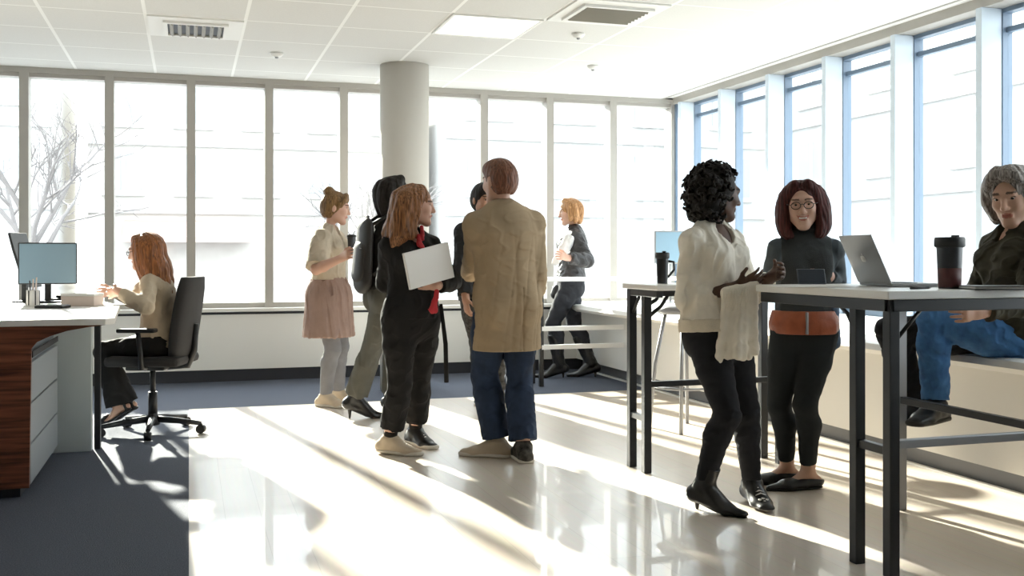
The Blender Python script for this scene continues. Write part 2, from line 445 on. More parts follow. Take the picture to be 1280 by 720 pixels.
# ------------------------------------------------------------------ light
SKY_S = 4.0
w = bpy.data.worlds.new('overcast_sky'); SC.world = w; w.use_nodes = True
bg = w.node_tree.nodes['Background']; bg.inputs[0].default_value = (0.93, 0.965, 1.0, 1); bg.inputs[1].default_value = SKY_S
sd = bpy.data.lights.new('sun', 'SUN'); sd.energy = 16.0; sd.angle = math.radians(1.3); sd.color = (1.0, 0.93, 0.80)
so = bpy.data.objects.new('sun', sd); COL.objects.link(so)
SUN_AZ = math.radians(11.0)      # to the left of the room's long axis
SUN_EL = math.radians(21.5)
dirv = Vector((-math.sin(SUN_AZ) * math.cos(SUN_EL), math.cos(SUN_AZ) * math.cos(SUN_EL), math.sin(SUN_EL)))
so.rotation_euler = dirv.to_track_quat('Z', 'Y').to_euler()
so.location = (-2, 14, 7)

SC.view_settings.view_transform = 'Standard'
SC.view_settings.look = 'None'
SC.view_settings.exposure = 0.85
SC.view_settings.gamma = 1.0
SC.view_settings.use_curve_mapping = False
SC.cycles.use_denoising = True
SC.cycles.max_bounces = 10
SC.cycles.diffuse_bounces = 6
SC.cycles.transparent_max_bounces = 12
SC.cycles.sample_clamp_indirect = 8.0
SC.cycles.caustics_reflective = False
SC.cycles.caustics_refractive = False
# ------------------------------------------------------------------ bar tables
def bar(b, p, q, w=0.038, h=None):
    p = Vector(p); q = Vector(q)
    lo = Vector([min(p[i], q[i]) for i in range(3)]); hi = Vector([max(p[i], q[i]) for i in range(3)])
    for i in range(3):
        if hi[i] - lo[i] < 1e-4: lo[i] -= w / 2; hi[i] += w / 2
    return b.box(lo, hi, 0.003)

TZ = 1.07
nx0, nx1, ny0, ny1 = 2.465, 3.25, 3.19, 4.12
t = thing('bar_table', 'tall white-topped bar table on black steel legs carrying the laptop', 'table', (nx0, ny0, 0))
def L(p): return (p[0] - nx0, p[1] - ny0, p[2])
MB().box((0, 0, TZ - 0.032), (nx1 - nx0, ny1 - ny0, TZ), 0.004).build('tabletop', M['laminate'], t)
b = MB(); zf = TZ - 0.055
for p, q in (((.03, .03, zf), (nx1 - nx0 - .03, .03, zf)), ((.03, ny1 - ny0 - .03, zf), (nx1 - nx0 - .03, ny1 - ny0 - .03, zf)),
             ((.03, .03, zf), (.03, ny1 - ny0 - .03, zf)), ((nx1 - nx0 - .03, .03, zf), (nx1 - nx0 - .03, ny1 - ny0 - .03, zf))):
    bar(b, p, q, 0.045)
b.build('apron', M['black'], t)
for (x, y, m) in ((2.505, 3.225, 'black'), (2.495, 3.415, 'black'), (3.215, 3.225, 'black'), (3.215, 4.075, 'grey')):  # far-right leg in grey: light falling on black steel, put into its colour
    q = MB(); bar(q, L((x, y, 0.0)), L((x, y, TZ - 0.034)), 0.044); lg = q.build('leg', M[m], t)
    q = MB(); q.lathe([(0.02, 0), (0.02, 0.008)], L((x, y, 0.0)), 12); q.build('foot_pad', M['plastic'], lg)
def rail(p, q, m='black'):
    s = MB(); bar(s, L(p), L(q), 0.032); s.build('stretcher', M[m], t)
rail((2.505, 3.225, .495), (3.215, 3.225, .495), 'grey'); rail((3.215, 3.225, .52), (3.215, 4.075, .52)); rail((2.50, 3.225, .47), (2.50, 3.415, .47))  # near-end rail in grey: lit look of the black frame, painted in
for (y0, z0, y1, z1) in ((3.425, .90, 3.56, 1.02), (3.225, .90, 3.225, .90)):
    if y0 == y1: continue
    for x in (2.495,):
        s = MB(); s.tube([L((x, y0, z0)), L((x, (y0 + y1) / 2 - .015, (z0 + z1) / 2 + .012)), L((x, y1, z1))], 0.008, 8); s.build('brace', M['black'], t)
s = MB(); s.tube([L((2.66, 3.225, 1.02)), L((2.53, 3.225, .89))], 0.008, 8); s.build('brace', M['black'], t)

# narrow table behind the curly-haired woman
FZ = 1.045
fx0, fx1, fy0, fy1 = 2.375, 3.30, 4.96, 5.42
t = thing('bar_table', 'narrow black-legged bar table holding the slim travel mug, behind the cream blouse', 'table', (fx0, fy0, 0))
def L(p): return (p[0] - fx0, p[1] - fy0, p[2])
MB().box((0, 0, FZ - 0.03), (fx1 - fx0, fy1 - fy0, FZ), 0.004).build('tabletop', M['laminate'], t)
b = MB(); zf = FZ - 0.05
for p, q in (((2.41, 5.18, zf), (3.26, 5.18, zf)), ((2.41, 5.365, zf), (3.26, 5.365, zf)), ((2.41, 5.0, zf), (2.41, 5.365, zf)), ((3.26, 5.0, zf), (3.26, 5.365, zf))):
    bar(b, L(p), L(q), 0.038)
b.build('apron', M['black'], t)
for (x, y) in ((2.41, 5.365), (2.415, 5.18), (3.26, 5.365), (3.26, 5.18)):
    q = MB(); bar(q, L((x, y, 0)), L((x, y, FZ - 0.032)), 0.044); lg = q.build('leg', M['black'], t)
    q = MB(); q.lathe([(0.02, 0), (0.02, 0.008)], L((x, y, 0.0)), 12); q.build('foot_pad', M['plastic'], lg)
rail((2.415, 5.18, .49), (3.26, 5.18, .49)); rail((2.41, 5.18, .30), (2.41, 5.365, .30))
for (x0, z0, x1, z1) in ((2.425, .86, 2.56, 1.0), (2.425, .93, 2.50, 1.0)):
    s = MB(); s.tube([L((x0, 5.18, z0)), L(((x0 + x1) / 2 + .01, 5.18, (z0 + z1) / 2 - .01)), L((x1, 5.18, z1))], 0.011, 8); s.build('brace', M['black'], t)
s = MB(); s.tube([L((2.41, 5.345, .88)), L((2.41, 5.25, .99))], 0.009, 8); s.build('brace', M['black'], t)

# white table in front of the back windows
bx0, bx1, by0, by1, bz = 3.05, 4.86, 8.86, 9.18, 1.0
t = thing('bar_table', 'long white bar table with two pale rails, in front of the back windows', 'table', (bx0, by0, 0))
def L(p): return (p[0] - bx0, p[1] - by0, p[2])
MB().box((0, 0, bz - 0.035), (bx1 - bx0, by1 - by0, bz), 0.004).build('tabletop', M['whitetable'], t)
for (x, y, m_) in ((bx0 + .04, by0 + .04, 'black'), (bx0 + .04, by1 - .04, 'black'), (4.8, by0 + .04, 'whitetable'), (4.8, by1 - .04, 'whitetable')):
    z0_ = 0.0 if x < 4 else LEDGE + .021
    q = MB(); bar(q, L((x, y, z0_)), L((x, y, bz - 0.036)), 0.04); lg = q.build('leg', M[m_], t)
    q = MB(); q.lathe([(0.018, 0), (0.018, 0.008)], L((x, y, z0_)), 12); q.build('foot_pad', M['plastic'], lg)
for (y, z) in ((by0 + .04, .36), (by0 + .04, .53)):
    s = MB(); bar(s, L((bx0 + .04, y, z)), L((3.915, y, z)), 0.042); s.build('stretcher', M['whitetable'], t)

# bar stool half hidden by the curly-haired woman
sx, sy = 3.28, 6.42
t = thing('bar_stool', 'grey bar stool half hidden behind the woman in the cream blouse', 'stool', (sx, sy, 0))
MB().lathe([(0.10, .80), (0.17, .80), (0.19, .815), (0.19, .845), (0.16, .86), (0.02, .852)], n=32).build('seat', M['grey'], t)
for a in range(4):
    an = math.radians(a * 90 + 58)
    MB().tube([(math.cos(an) * .24, math.sin(an) * .24, 0), (math.cos(an) * .20, math.sin(an) * .20, .45), (math.cos(an) * .13, math.sin(an) * .13, .80)], .013, 10).build('leg', M['grey'], t)
MB().tube([(math.cos(k * math.pi / 12) * .215, math.sin(k * math.pi / 12) * .215, .30) for k in range(25)], .009, 8).build('footrest', M['grey'], t)

# small round-edged side monitor and its post on the window bench
p = np.array([4.72, 9.55, LEDGE + 0.02])
t = thing('desk_monitor', 'grey flat monitor on a thin stand at the back window corner', 'monitor', p)
MB().lathe([(0.11, 0), (0.11, 0.008), (0.02, 0.014)], n=24).build('base', M['silver'], t)
MB().tube([(0, 0, .012), (0, 0, .62)], .012, 10).build('stand', M['silver'], t)
ang = YAW
R_ = Matrix.Rotation(-ang, 4, 'Z')
MB().box((-.165, -.02, .40), (.165, .012, .74), 0.006).build('casing', M['silver'], t, xf=R_)
MB().box((-.15, -.024, .415), (.15, -.0205, .725)).build('screen', M['screen'], t, xf=R_)
MB().box((.17, .0, .50), (.21, .02, .53), 0.004).build('bracket', M['silver'], t, xf=R_)

# ------------------------------------------------------------------ things on the near table
d0 = 4.28
A0 = W(1077, 357, 4.55); A1 = W(1112, 355, 4.28)
A0[2] = A1[2] = TZ
mid = (A0 + A1) / 2
t = thing('laptop', 'open silver laptop on the tall white table, back of its screen to the left', 'laptop', mid)
hdir = Vector(A1 - A0).normalized(); hdir = Vector((hdir.x, hdir.y, 0)).normalized()
fdir = Vector((-hdir.y, hdir.x, 0))
if fdir.dot(Vector(RT)) < 0: fdir = -fdir
X4 = Matrix(((hdir.x, fdir.x, 0, 0), (hdir.y, fdir.y, 0, 0), (0, 0, 1, 0), (0, 0, 0, 1)))
MB().box((-.16, 0.0, 0.002), (.16, .23, 0.016), 0.004).build('base', M['silver'], t, xf=X4)
kb = MB()
for i in range(12):
    for j in range(4):
        kb.box((-.14 + i * .0235, .025 + j * .025, .0165), (-.12 + i * .0235, .045 + j * .025, .0185))
kb.build('keyboard', M['plastic'], t, xf=X4)
til = X4 @ Matrix.Translation((0, -0.002, .014)) @ Matrix.Rotation(math.radians(24), 4, 'X')
o = MB().box((-.16, -.004, 0), (.16, .004, .225), 0.0035).build('lid', M['silver'], t, xf=til)
MB().box((-.15, .0042, .012), (.15, .0052, .215)).build('screen', M['plastic'], o, xf=til)
lg = MB()
lg.lathe([(0.001, -.0012), (.0155, -.0012), (.0155, 0.0), (.001, 0.0)], (-.006, 0, 0), 20); lg.lathe([(0.001, -.0012), (.0155, -.0012), (.0155, 0.0), (.001, 0)], (.007, 0, 0), 20)
lg.box((.002, .016, -.0012), (.007, .025, 0), 0.0)
lg.build('lid_emblem', M['paper'], o, xf=til @ Matrix.Translation((0, -.0045, .115)) @ Matrix.Rotation(math.radians(90), 4, 'X') @ Matrix.Scale(-1, 4, (0, 0, 1)))

def travel_mug(loc, r, h, label, bodym, printm=None, handle=None):
    t = thing('travel_mug', label, 'mug', loc)
    MB().lathe([(r * .80, 0), (r * .82, 0.004), (r * .95, h * .80), (r * .95, h * .82)], n=32).build('body', bodym, t)
    l = MB().lathe([(r * .97, h * .80), (r * 1.12, h * .82), (r * 1.12, h * .96), (r * 1.05, h), (r * .3, h)], n=32).build('lid', M['plastic'], t)
    MB().box((-.008, -r * .9, h), (.008, -r * .3, h + .008), .002).build('lid_tab', M['plastic'], l)
    if printm:
        MB().lathe([(r * .823, .006), (r * .88, h * .4), (r * .885, h * .4), (r * .828, .006)], n=32).build('lower_band', printm, t)
    if handle:
        hv = Vector(handle)
        MB().tube([hv * (r * .9) + Vector((0, 0, h * .72)), hv * (r * 1.75) + Vector((0, 0, h * .70)), hv * (r * 1.85) + Vector((0, 0, h * .45)), hv * (r * .85) + Vector((0, 0, h * .2))], .007, 8).build('handle', M['plastic'], t)
p = W(1187, 357, 4.08); p[2] = TZ
travel_mug(p, .052, .205, 'large dark insulated mug with a dull red lower band and black lid', M['steelcup'], M['cupred'])
p = W(828, 354, 5.75); p[2] = FZ
travel_mug(p, .036, .175, 'slim black travel mug with a handle on the narrow bar table', M['cup'], None, tuple(RT))
# papers and a notebook
p = W(1012, 357, 4.32); p[2] = TZ
t = thing('paper_sheets', 'white sheets of paper on the tall table beside the laptop', 'papers', p)
for k, a in enumerate((0.1, -0.12, 0.3)):
    MB().box((-.15, -.105, .0012 * k + .0005), (.15, .105, .0012 * k + .0015)).build('sheet', M['paper'], t, xf=Matrix.Rotation(a - YAW, 4, 'Z'))
p = W(1245, 359, 3.98); p[2] = TZ
t = thing('notebook', 'thin dark notebook on the tall table in front of the seated woman', 'notebook', p)
MB().box((-.12, -.085, .0005), (.12, .085, .004)).build('cover', M['plastic'], t, xf=Matrix.Rotation(-YAW, 4, 'Z'))
MB().box((-.117, -.08, .0042), (.117, .08, .012)).build('page_block', M['paper'], t, xf=Matrix.Rotation(-YAW, 4, 'Z'))
MB().box((-.12, -.085, .0122), (.12, .085, .015)).build('cover', M['plastic'], t, xf=Matrix.Rotation(-YAW, 4, 'Z'))
p = W(1150, 359, 4.0); p[2] = TZ
t = thing('pen', 'slim black pen on the tall table between laptop and insulated mug', 'pen', p)
MB().tube([(-.06, -.02, .005), (.05, .012, .005)], .0045, 8).build('barrel', M['plastic'], t); MB().tube([(.0505, .0121, .005), (.066, .0166, .005)], [.0045, .001], 8).build('tip', M['silver'], t)

# ------------------------------------------------------------------ the desk
DZ = 0.885
ox, oy = -.735, 5.56
t = thing('office_desk', 'dark wood office desk with a white top and grey drawers at the left', 'desk', (ox, oy, 0))
def D(x, y, z): return (x - ox, y - oy, z)
b = MB(); b.prism([(-3.2, 5.5), (-.40, 5.53), (-.36, 5.58), (-.42, 7.0), (-.50, 7.35), (-.62, 7.9), (-3.2, 7.9)], 'z', DZ - .032, DZ)
b.build('desk_top', M['deskt'], t, xf=Matrix.Translation((-ox, -oy, 0)), bev=.004)
b = MB()
b.prism([(-3.2, .05), (-.755, .05), (-.745, .74), (-.72, .772), (-.66, .80), (-.58, .825), (-.48, .842), (-.40, .851), (-.40, DZ - .034), (-3.2, DZ - .034)], 'y', 5.56, 5.585)
b.build('front_panel', M['wood'], t, xf=Matrix.Translation((-ox, -oy, 0)))
MB().box(D(-3.15, 5.6, 0), D(-.80, 6.68, .05)).build('plinth', M['plinth'], t)
b = MB().box(D(-1.6, 5.59, .05), D(-.775, 6.70, .735)); b.build('drawer_unit', M['drawer'], t)
for k in range(3):
    z0 = .06 + k * .205
    q = MB().box(D(-.775, 5.595, z0), D(-.752, 6.69, z0 + .195), .003).build('drawer', M['drawer'], t)
b = MB().box(D(-.7515, 5.62, .69), D(-.745, 6.66, .722), .002)
b.build('grip_strip', M['plinth'], t)
MB().box(D(-.80, 6.78, 0.0), D(-.57, 6.86, DZ - .034), .004).build('end_panel', M['panel'], t)
MB().box(D(-.56, 6.84, 0.0), D(-.525, 6.92, DZ - .034), .003).build('leg', M['black'], t)
MB().box(D(-3.1, 7.78, .3), D(-.9, 7.80, DZ - .034)).build('modesty_panel', M['panel'], t)

# monitors on the desk
p = W(60, 382, 6.9); p[2] = DZ
t = thing('desk_monitor', 'blue-grey desk monitor facing the room on the white desk', 'monitor', p)
Rz = Matrix.Rotation(-YAW + .42, 4, 'Z')
MB().box((-.10, -.07, 0), (.10, .07, .012), .004).build('base', M['plastic'], t, xf=Rz)
MB().box((-.02, .02, .012), (.02, .04, .26), .004).build('stand', M['plastic'], t, xf=Rz)
MB().box((-.182, -.012, .125), (.182, .02, .405), .006).build('casing', M['plastic'], t, xf=Rz)
MB().box((-.174, -.0155, .133), (.174, -.0125, .397)).build('screen', M['screen'], t, xf=Rz)
p = W(31, 382, 6.95); p[2] = DZ
t = thing('desk_monitor', 'thin dark monitor seen edge on, at the left end of the desk', 'monitor', p)
Rz2 = Matrix.Rotation(-YAW, 4, 'Z')
MB().box((-.06, -.07, 0), (.06, .07, .012), .004).build('base', M['plastic'], t, xf=Rz2)
MB().box((-.016, -.015, .012), (.016, .015, .17), .003).build('stand', M['plastic'], t, xf=Rz2)
b = MB()
pr = [(-.004, .10), (.018, .10), (-.022, .24), (-.062, .36), (-.092, .475), (-.108, .47), (-.08, .36), (-.042, .24)]
b.prism(pr, 'y', -.02, .22); b.build('screen_panel', M['plastic'], t, xf=Rz2, bev=.003)
# pen holder, phone, keyboard, papers
p = W(41, 384, 6.45); p[2] = DZ
t = thing('pen_holder', 'pale striped pen holder under the desk monitor', 'pen holder', p)
MB().lathe([(.036, 0), (.038, .004), (.038, .10), (.033, .10), (.033, .01)], n=24).build('cup', M['paper'], t)
b = MB()
for a in range(0, 360, 60):
    an = math.radians(a); c = (math.cos(an) * .0385, math.sin(an) * .0385)
    b.box((c[0] - .003, c[1] - .003, .006), (c[0] + .003, c[1] + .003, .098))
b.build('stripes', M['plastic'], t)
for k in range(3):
    MB().tube([(.012 * (k - 1), .01, .02), (.02 * (k - 1), .015, .16 + .01 * k)], .004, 6).build('pencil', M['pink'] if k else M['plastic'], t)
p = W(66, 388, 6.2); p[2] = DZ
t = thing('keyboard', 'dark slim keyboard on the white desk below the monitor', 'keyboard', p)
MB().box((-.085, -.06, .001), (.085, .06, .016), .004).build('base', M['plastic'], t, xf=Rz2)
kb = MB()
for i in range(8):
    for j in range(5): kb.box((-.076 + i * .0195, -.05 + j * .02, .0163), (-.060 + i * .0195, -.034 + j * .02, .020))
kb.build('keys', M['grey'], t, xf=Rz2)
p = W(76, 381, 7.12); p[2] = DZ
t = thing('telephone', 'low dark desk phone beside the monitor stand', 'phone', p)
MB().box((-.09, -.06, .0005), (.09, .06, .022), .006).build('base', M['plastic'], t, xf=Rz2)
MB().box((-.03, -.018, .0225), (.10, .018, .045), .01).build('handset', M['plastic'], t, xf=Rz2)
p = W(103, 385, 6.5); p[2] = DZ
t = thing('document_box', 'low pale pink document box on the white desk', 'box', p)
MB().box((-.105, -.075, .0005), (.105, .075, .062), .003).build('tray', M['pink'], t, xf=Rz2)
MB().box((-.107, -.077, .0625), (.107, .077, .078), .003).build('lid', M['paper'], t, xf=Rz2)
p = W(138, 384, 6.55); p[2] = DZ
t = thing('paper_sheets', 'white sheet of paper under the hands of the red-haired woman', 'papers', p)
MB().box((-.07, -.09, .0005), (.07, .09, .002)).build('sheet', M['paper'], t, xf=Rz2)
MB().box((-.06, -.085, .0022), (.075, .08, .0035)).build('sheet', M['paper'], t, xf=Rz2)

# ------------------------------------------------------------------ office chair
cc = G(191, 541)
t = thing('office_chair', 'dark grey swivel office chair under the red-haired woman', 'chair', cc)
b = MB().lathe([(.045, .055), (.05, .09), (.03, .13), (.028, .16)], n=20); hubm = b.build('base_hub', M['plastic'], t)
for k in range(5):
    a = math.radians(k * 72 - math.degrees(YAW) - 4)
    e = Vector((math.cos(a), math.sin(a), 0))
    q = MB().tube([e * .04 + Vector((0, 0, .095)), e * .18 + Vector((0, 0, .085)), e * .335 + Vector((0, 0, .068))], [.024, .02, .014], 10)
    lg = q.build('base_arm', M['plastic'], t)
    w_ = MB().tube([e * .335 + Vector((-e.y * .022, e.x * .022, .031)), e * .335 + Vector((e.y * .022, -e.x * .022, .031))], .03, 16)
    w_.tube([e * .335 + Vector((0, 0, .03)), e * .335 + Vector((0, 0, .07))], .009, 8)
    w_.build('caster', M['plastic'], lg)
MB().tube([(0, 0, .13), (0, 0, .28)], .030, 16).tube([(0, 0, .28), (0, 0, .44)], .018, 12).build('gas_column', M['plastic'], t)
f = Vector([-c for c in RT]); s_ = Vector(FW)
MC = Matrix(((s_.x, f.x, 0, 0), (s_.y, f.y, 0, 0), (0, 0, 1, 0), (0, 0, 0, 1)))   # local y = forward (image left)
MB().box((-.13, -.12, .435), (.13, .14, .465), .01).build('seat_mechanism', M['plastic'], t, xf=MC)
b = MB().box((-.235, -.25, .467), (.235, .25, .535), .028); b.build('seat', M['chair'], t, xf=MC)
# back rest
pts = [(-.185, .52), (-.20, .60), (-.215, .72), (-.235, .85), (-.255, .98), (-.27, 1.06)]
b = MB()
for side in (0,):
    rings = []
    for (y, z) in pts:
        tt = (z - .52) / .54
        hw = .19 + .035 * math.sin(math.pi * min(1, tt * 1.1)); th = .048 if .05 < tt < .95 else .034
        ring = []
        for k in range(24):
            a = 2 * math.pi * k / 24; cx_, cy_ = math.cos(a), math.sin(a)
            u = hw * math.copysign(abs(cx_) ** .35, cx_); v = th * math.copysign(abs(cy_) ** .6, cy_)
            ring.append(b.bm.verts.new((u, y + v - .02 * (1 - (u / hw) ** 2), z)))
        rings.append(ring)
    for A_, B_ in zip(rings, rings[1:]):
        for k in range(24):
            fc = b.bm.faces.new((A_[k], A_[(k + 1) % 24], B_[(k + 1) % 24], B_[k])); fc.smooth = True
    b.bm.faces.new(rings[0][::-1]); b.bm.faces.new(rings[-1])
b.build('backrest', M['chair'], t, xf=MC, bev=.008)
MB().tube([(0, -.10, .45), (0, -.24, .46), (0, -.28, .56), (0, -.295, .74)], [.022, .024, .022, .018], 10).build('back_spine', M['plastic'], t, xf=MC)
for sx_ in (-1, 1):
    ar = MB().tube([(sx_ * .20, -.02, .46), (sx_ * .275, -.02, .47), (sx_ * .285, -.02, .55), (sx_ * .28, .0, .705)], [.018, .018, .017, .016], 10).build('arm_support', M['plastic'], t, xf=MC)
    MB().box((sx_ * .28 - .04, -.12, .70), (sx_ * .28 + .04, .13, .728), .01).build('arm_pad', M['plastic'], ar, xf=MC)
# ------------------------------------------------------------------ bodies: smooth surfaces from tapered limbs
def V3(*a): return np.array(a, dtype=float)
def unit(v):
    v = np.asarray(v, float); n = np.linalg.norm(v)
    return v / n if n > 1e-9 else v
def lerp(a, b, t): return a + (b - a) * t

class Prim:
    """tapered limb from a to b; radii are numbers or (sideways, front-back) pairs"""
    def __init__(s, a, b, r1, r2=None, side=None, k=0.02, clip=None, sub=False):
        s.a = np.asarray(a, float); s.b = np.asarray(b, float)
        r2 = r1 if r2 is None else r2
        s.el = isinstance(r1, tuple) or isinstance(r2, tuple)
        s.r1 = r1 if isinstance(r1, tuple) else (r1, r1); s.r2 = r2 if isinstance(r2, tuple) else (r2, r2)
        s.side = side; s.k = k; s.clip = clip; s.sub = sub
    def rmax(s): return max(s.r1 + s.r2)
    def bounds(s):
        r = s.rmax(); return np.minimum(s.a, s.b) - r, np.maximum(s.a, s.b) + r
    def grow(s, g):
        return Prim(s.a, s.b, (s.r1[0] + g, s.r1[1] + g), (s.r2[0] + g, s.r2[1] + g), s.side if s.side is not None else (V3(1, 0, 0) if s.el else None), s.k, s.clip, s.sub) if s.el else Prim(s.a, s.b, s.r1[0] + g, s.r2[0] + g, None, s.k, s.clip, s.sub)
    def dist(s, X, Y, Z):
        d = s.b - s.a; LL = d @ d
        px, py, pz = X - s.a[0], Y - s.a[1], Z - s.a[2]
        if LL > 1e-10:
            t = np.clip((px * d[0] + py * d[1] + pz * d[2]) / LL, 0, 1)
        else: t = np.zeros(np.broadcast(px, py, pz).shape, np.float32)
        vx, vy, vz = px - t * d[0], py - t * d[1], pz - t * d[2]
        if not s.el:
            D = np.sqrt(vx * vx + vy * vy + vz * vz) - (s.r1[0] + (s.r2[0] - s.r1[0]) * t)
        else:
            dh = d / math.sqrt(LL) if LL > 1e-10 else UPV
            sd = s.side - dh * (s.side @ dh)
            sd = unit(sd); nn = np.cross(dh, sd)
            u = vx * sd[0] + vy * sd[1] + vz * sd[2]; w = vx * nn[0] + vy * nn[1] + vz * nn[2]; x = vx * dh[0] + vy * dh[1] + vz * dh[2]
            ru = s.r1[0] + (s.r2[0] - s.r1[0]) * t; rn = s.r1[1] + (s.r2[1] - s.r1[1]) * t; rm = (ru + rn) / 2
            if LL <= 1e-10: rm = s.r2[1] if False else rm
            k0 = np.sqrt((u / ru) ** 2 + (w / rn) ** 2 + (x / rm) ** 2)
            k1 = np.sqrt((u / ru ** 2) ** 2 + (w / rn ** 2) ** 2 + (x / rm ** 2) ** 2) + 1e-6
            D = np.where(k0 < 1e-4, -np.minimum(ru, rn), k0 * (k0 - 1) / k1)
        if s.clip:
            for (p, n) in s.clip:
                D = np.maximum(D, (X - p[0]) * n[0] + (Y - p[1]) * n[1] + (Z - p[2]) * n[2])
        return D

class Ell(Prim):
    """ellipsoid with its own axes"""
    def __init__(s, c, r, ax, k=0.02, clip=None, sub=False):
        s.c = np.asarray(c, float); s.r = r; s.ax = [np.asarray(a, float) for a in ax]; s.k = k; s.clip = clip; s.sub = sub
    def bounds(s):
        m = max(s.r); return s.c - m, s.c + m
    def rmax(s): return max(s.r)
    def grow(s, g): return Ell(s.c, tuple(q + g for q in s.r), s.ax, s.k, s.clip, s.sub)
    def dist(s, X, Y, Z):
        px, py, pz = X - s.c[0], Y - s.c[1], Z - s.c[2]; q0 = 0; q1 = 0
        for a, r in zip(s.ax, s.r):
            u = px * a[0] + py * a[1] + pz * a[2]
            q0 = q0 + (u / r) ** 2; q1 = q1 + (u / r ** 2) ** 2
        k0 = np.sqrt(q0); k1 = np.sqrt(q1) + 1e-6
        D = np.where(k0 < 1e-4, -min(s.r), k0 * (k0 - 1) / k1)
        if s.clip:
            for (p, n) in s.clip:
                D = np.maximum(D, (X - p[0]) * n[0] + (Y - p[1]) * n[1] + (Z - p[2]) * n[2])
        return D

def waves(seed, lam, n=5, squash=(1, 1, 1)):
    rnd = np.random.RandomState(seed); ks = []
    for _ in range(n):
        v = rnd.normal(size=3) * np.array(squash); v = unit(v) * 2 * math.pi / (lam * rnd.uniform(.7, 1.5))
        ks.append((v, rnd.uniform(0, 6.28)))
    def f(X, Y, Z):
        s = 0
        for v, p in ks: s = s + np.sin(X * v[0] + Y * v[1] + Z * v[2] + p)
        s = s / math.sqrt(n)
        return .55 * s + .75 * (np.minimum(np.abs(s) * 1.9, 1.0) - .6)
    return f

def surface(prims, h, disp=None, amp=0.0, clips=(), shell=0.0, smooth=2, minus=()):
    """-> (verts, quads) of the blended surface"""
    pos = [p for p in prims if not p.sub]
    lo = np.min([p.bounds()[0] for p in pos], axis=0) - 0.03; hi = np.max([p.bounds()[1] for p in pos], axis=0) + 0.03
    n = np.ceil((hi - lo) / h).astype(int) + 1
    F = np.full(tuple(n), 1.0, np.float32)
    ax = [(lo[i] + h * np.arange(n[i])).astype(np.float32) for i in range(3)]
    def box(p, m):
        a, b = p.bounds(); i0 = np.clip(np.floor((a - m - lo) / h).astype(int), 0, n - 1); i1 = np.clip(np.ceil((b + m - lo) / h).astype(int) + 1, 1, n)
        return tuple(slice(i0[i], i1[i]) for i in range(3)), (ax[0][i0[0]:i1[0], None, None], ax[1][None, i0[1]:i1[1], None], ax[2][None, None, i0[2]:i1[2]])
    for p in pos:
        s, g = box(p, p.k + 3 * h)
        D = p.dist(*g); A = F[s]
        if p.k > 0:
            hh = np.maximum(p.k - np.abs(A - D), 0) / p.k
            F[s] = np.minimum(A, D) - hh * hh * p.k * .25
        else: F[s] = np.minimum(A, D)
    for p in prims:
        if p.sub:
            s, g = box(p, p.k + 3 * h); D = -p.dist(*g); A = F[s]
            hh = np.maximum(p.k - np.abs(A - D), 0) / max(p.k, 1e-5)
            F[s] = np.maximum(A, D) + hh * hh * p.k * .25
    GX, GY, GZ = ax[0][:, None, None], ax[1][None, :, None], ax[2][None, None, :]
    if disp is not None: F = F + np.float32(amp) * disp(GX, GY, GZ)
    if shell: F = np.maximum(F, -(F + shell))
    for p in minus:
        s, g = box(p, 3 * h); F[s] = np.maximum(F[s], -p.dist(*g))
    for (p, nr) in clips:
        F = np.maximum(F, (GX - p[0]) * nr[0] + (GY - p[1]) * nr[1] + (GZ - p[2]) * nr[2])
    F = F.astype(np.float32)
    F[0] = F[-1] = 1; F[:, 0] = F[:, -1] = 1; F[:, :, 0] = F[:, :, -1] = 1
    return surfnet(F, lo, h, smooth)

